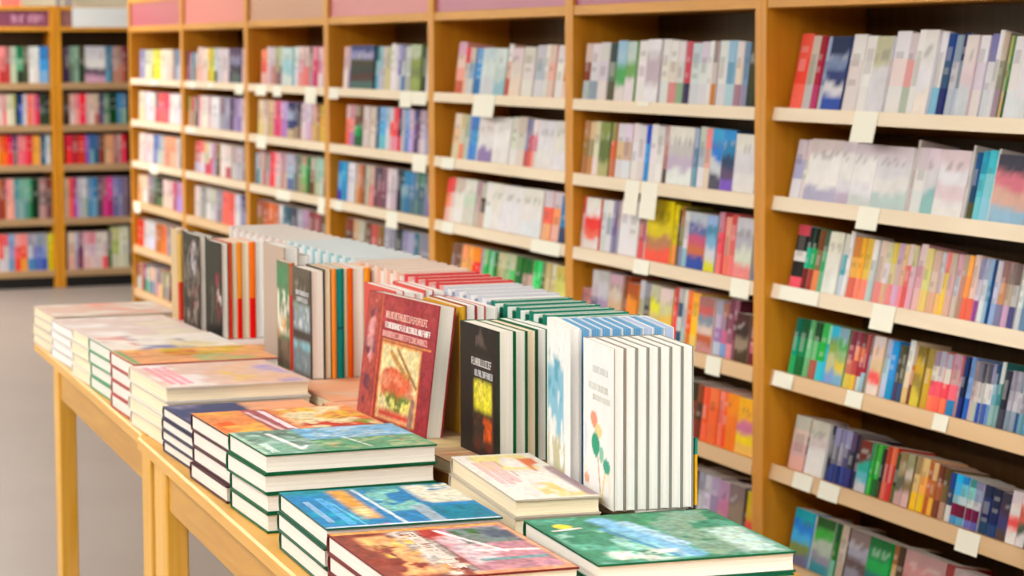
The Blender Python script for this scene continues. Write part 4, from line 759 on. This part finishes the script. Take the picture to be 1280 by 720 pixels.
row(-4.821, 1.402, 0, [dict(t=.030, c='453c34', w=.14, h=.229, art=A_GREY, n=(24, 40), text=[(.2, .68, .9, .8, 2, 'c8ccd0', 31)], lab='grey-brown photographic cookbook standing before the orange and teal spines'),
                     dict(t=.015, c='4a4238', w=.14, lab='dark-boarded book directly behind the grey-brown photographic cookbook', pg='cream_page_edges'),
                     dict(t=.011, c='ea9a48', w=.14, so=True, bands=[(.02, .98, 'ea9848')], lab='pale orange spine left of the teal spine'),
                     dict(t=.017, c='1f7f78', w=.14, so=True, bands=[(.45, .47, '145850')], lab='teal green spine between two orange spines'),
                     dict(t=.007, c='e8d8a8', w=.14, lab='thin cream book right of the teal spine', pg='cream_page_edges'),
                     dict(t=.013, c='d9641e', w=.14, so=True, lab='dark orange spine right of the teal spine'),
                     dict(t=.024, c='dcd8c8', w=.14, lab='pale book between the dark orange and the last amber spine', pg='page_edges'),
                     dict(t=.014, c='e89a30', w=.14, so=True, lab='amber spine touching the red cookbook')])
row(-4.0, 1.372, .084, [dict(t=.033, c='9a3238', w=.325, h=.238, lean=.125, art=A_RED, n=(100, 80), text=[(.27, .81, .88, .885, 1, 'f0c8b8', 41), (.26, .735, .92, .80, 1, 'f0ece8', 42), (.26, .665, .94, .73, 1, 'e8b0a8', 43)], lab='red cookbook with a framed food picture, leaning back in front')])
px, py = row(-4.03, 1.448, 0, [dict(t=.013, c='d2a63c', w=.2, h=.23, so=True, bands=[(0, 1, 'd8ae44')], lab='gold spine between the red and the black cookbooks'),
                     dict(t=.02, c='8a3038', w=.2, lab='dark red book behind the gold spine', pg='white_page_edges')])
filler(-4.03, py, 0, 1.537, ['b84848', 'e8ded4', '40302e'], 'pale topped book behind the red cookbook, only its top edge showing', w=.2)
filler(-4.34, 1.43, 0, 1.537, ['c85850', 'eadfd8', 'd89088'], 'red and cream topped book left of the red cookbook, behind its spine', w=.2)
row(-3.708, 1.402, 0, [dict(t=.029, c='0f5a36', w=.19, h=.222, art=A_BLACK, n=(60, 70), text=[(.3, .68, .84, .76, 1, 'e0dcd8', 51), (.36, .60, .86, .67, 1, 'c8c8cc', 52)], lab='black cookbook with yellow and orange food picture and green boards', pg='page_edges'),
                     dict(t=.021, c='146a3c', w=.19, h=.221, lab='green-boarded book directly behind the black cookbook', pg='page_edges'),
                     dict(t=.018, c='3f4a44', w=.19, h=.221, lab='dark green boarded book nearest the white books', pg='cream_page_edges')])
filler(-3.708, 1.471, 0, 1.537, ['1f6a44', 'dfe8e0', '2f7a5c'], 'green-edged book behind the green-boarded ones, only its top showing', w=.19, h=.223)
wb = [dict(t=.0168, c='f0f0ee', w=.17, h=.256, art=A_WBLUE, n=(24, 36), pg='white_page_edges', lab='white picture book with a pale blue scene, left of the blue-topped ones')]
wb += [dict(t=.0168, c=('e8eef4', 'b8d4ec')[k % 2], w=.17, h=.254, key=k % 2, pg='blue_page_edges' if k < 5 else 'lilac_page_edges', lab='blue-topped slim book in the row behind the white picture books', g='blue-topped slim books') for k in range(9)]
row(-3.436, 1.418, -.17, wb)
ww = [dict(t=.018, c='a08c84', w=.155, h=.246, art=A_WHITE, n=(44, 60), pg='white_page_edges', text=[(.3, .80, .86, .86, 1, 'c8cccc', 61), (.15, .69, .85, .75, 1, 'd0d0c8', 62), (.3, .63, .9, .68, 1, 'd4d4cc', 63)], lab='white picture book with a small green figure, first of the white row')]
ww += [dict(t=.018, c='9a9a94', w=.155, h=.246, key='w', pg='white_page_edges', front='eeeeea', lab='slim white book showing only its page edge, in the white row', g='white page-edge books behind the green figure book') for k in range(6)]
row(-3.25, 1.412, -.1, ww)
m = MB(); m.box((-3.262, 1.548, .8521), (-3.255, 1.552, .93), 0, alb('e8b830')); m.box((-3.262, 1.548, .93), (-3.255, 1.552, .955), 0, alb('1f8a7c'))
tag(m.build('bookmark', ['printed_cover']), 'thin yellow bookmark with teal tip at the right end of the white books', 'bookmark')
# back row: covers turned to face along the table, only the tops show
zones = [(-6.05, -5.50, ['eee0d4', 'e8c8bc', 'f2ece4'], 'white_page_edges', .238, 'cream and pink topped book at the far end of the back row'),
         (-5.50, -4.95, ['d4e4ec', '9fd0d8', 'e4eef2'], 'white_page_edges', .24, 'pale blue topped book in the back row behind the orange spines'),
         (-4.95, -4.62, ['f0d0bc', 'eeb8a0', 'f2e4d4'], 'white_page_edges', .237, 'peach topped book in the back row behind the grey-brown cookbook'),
         (-4.62, -4.38, ['c84c50', 'e8a8a4', 'e4c8c0'], 'page_edges', .236, 'red edged book in the back row behind the leaning red cookbook'),
         (-4.38, -4.12, ['c8ccdc', 'e8e8f0', '9aa4bc'], 'white_page_edges', .233, 'grey-white topped book in the back row behind the gold spine'),
         (-4.12, -3.72, ['2a7a68', 'd8ece0', '1c5c48'], 'white_page_edges', .230, 'green and white topped book in the back row behind the black cookbook')]
for (xa, xb, cols, pg, h, lab) in zones:
    x = xa; protos = {}
    k = 0
    while x + .02 < xb:
        t = (.021, .024, .019)[k % 3]
        if k % 3 in protos: o = clone(protos[k % 3])
        else:
            o = hardcover(.155, h-.004*(k % 3), t-.0008, cols[k % 3], None, (1, 1), pg, zov=.0009); protos[k % 3] = o
        o.location = (x+t, 1.543, Z0); o.rotation_euler = (0, 0, math.pi/2)
        tag(o, lab, 'hardback book', lab.split(' in the')[0].split(' at the')[0]+'s'); x += t; k += 1

# ------------------------------------------------------------------ lights: fluorescent panels in the ceiling
def panel(x, y, sx, sy, e):
    m = MB(); m.box((x-sx/2-.03, y-sy/2-.03, 2.975), (x+sx/2+.03, y+sy/2+.03, 2.9995)); o = m.build('ceiling_light', ['ceiling_white'])
    m = MB(); m.box((x-sx/2, y-sy/2, 2.968), (x+sx/2, y+sy/2, 2.975)); d = m.build('diffuser', ['lamp_glow'], o)
    return o
gm, nt, b = principled('lamp_glow'); b.inputs['Emission Color'].default_value = (1, .965, .91, 1); b.inputs['Emission Strength'].default_value = 15
k = 0
for x in (-15, -12.2, -9.4, -6.6, -3.8, -1.0, 1.8):
    for y in (-4.6, -2.7, -.8):
        o = panel(x, y, 1.5, .75, 1); k += 1
        tag(o, 'extra ceiling panel out of view, added to brighten book ends and far wall', 'ceiling light', 'ceiling light panels')
for x, y in ((-1.0, 1.5), (1.0, 1.5), (3.0, 1.5), (1.0, .3), (3.0, .3), (-14.9, 1.6), (-13.2, 1.6)):  # extra panels added to brighten near book ends and the far wall
    o = panel(x, y, 1.5, .75, 1)
    tag(o, 'extra ceiling panel out of view, added to brighten book ends and far wall', 'ceiling light', 'ceiling light panels')
world = bpy.data.worlds.new('World'); bpy.context.scene.world = world; world.use_nodes = True
bg = world.node_tree.nodes['Background']; bg.inputs[0].default_value = (1, .985, .96, 1); bg.inputs[1].default_value = .06

# ------------------------------------------------------------------ camera
cam = bpy.data.cameras.new('camera'); co = bpy.data.objects.new('camera', cam); C.objects.link(co)
R = CAM_ROWS
M3 = Matrix([[R[0][0], -R[1][0], -R[2][0]], [R[0][1], -R[1][1], -R[2][1]], [R[0][2], -R[1][2], -R[2][2]]])
co.matrix_world = Matrix.Translation((0, 0, 1.54)) @ M3.to_4x4()
cam.sensor_width = 36; cam.lens = 3000/1280*36; cam.clip_start = .05; cam.clip_end = 60
cam.dof.use_dof = True; cam.dof.focus_distance = 3.6; cam.dof.aperture_fstop = 7.6
sc = bpy.context.scene; sc.camera = co
sc.view_settings.view_transform = 'Standard'; sc.view_settings.look = 'None'; sc.view_settings.gamma = 1; sc.view_settings.use_curve_mapping = False
sc.view_settings.exposure = 0.0
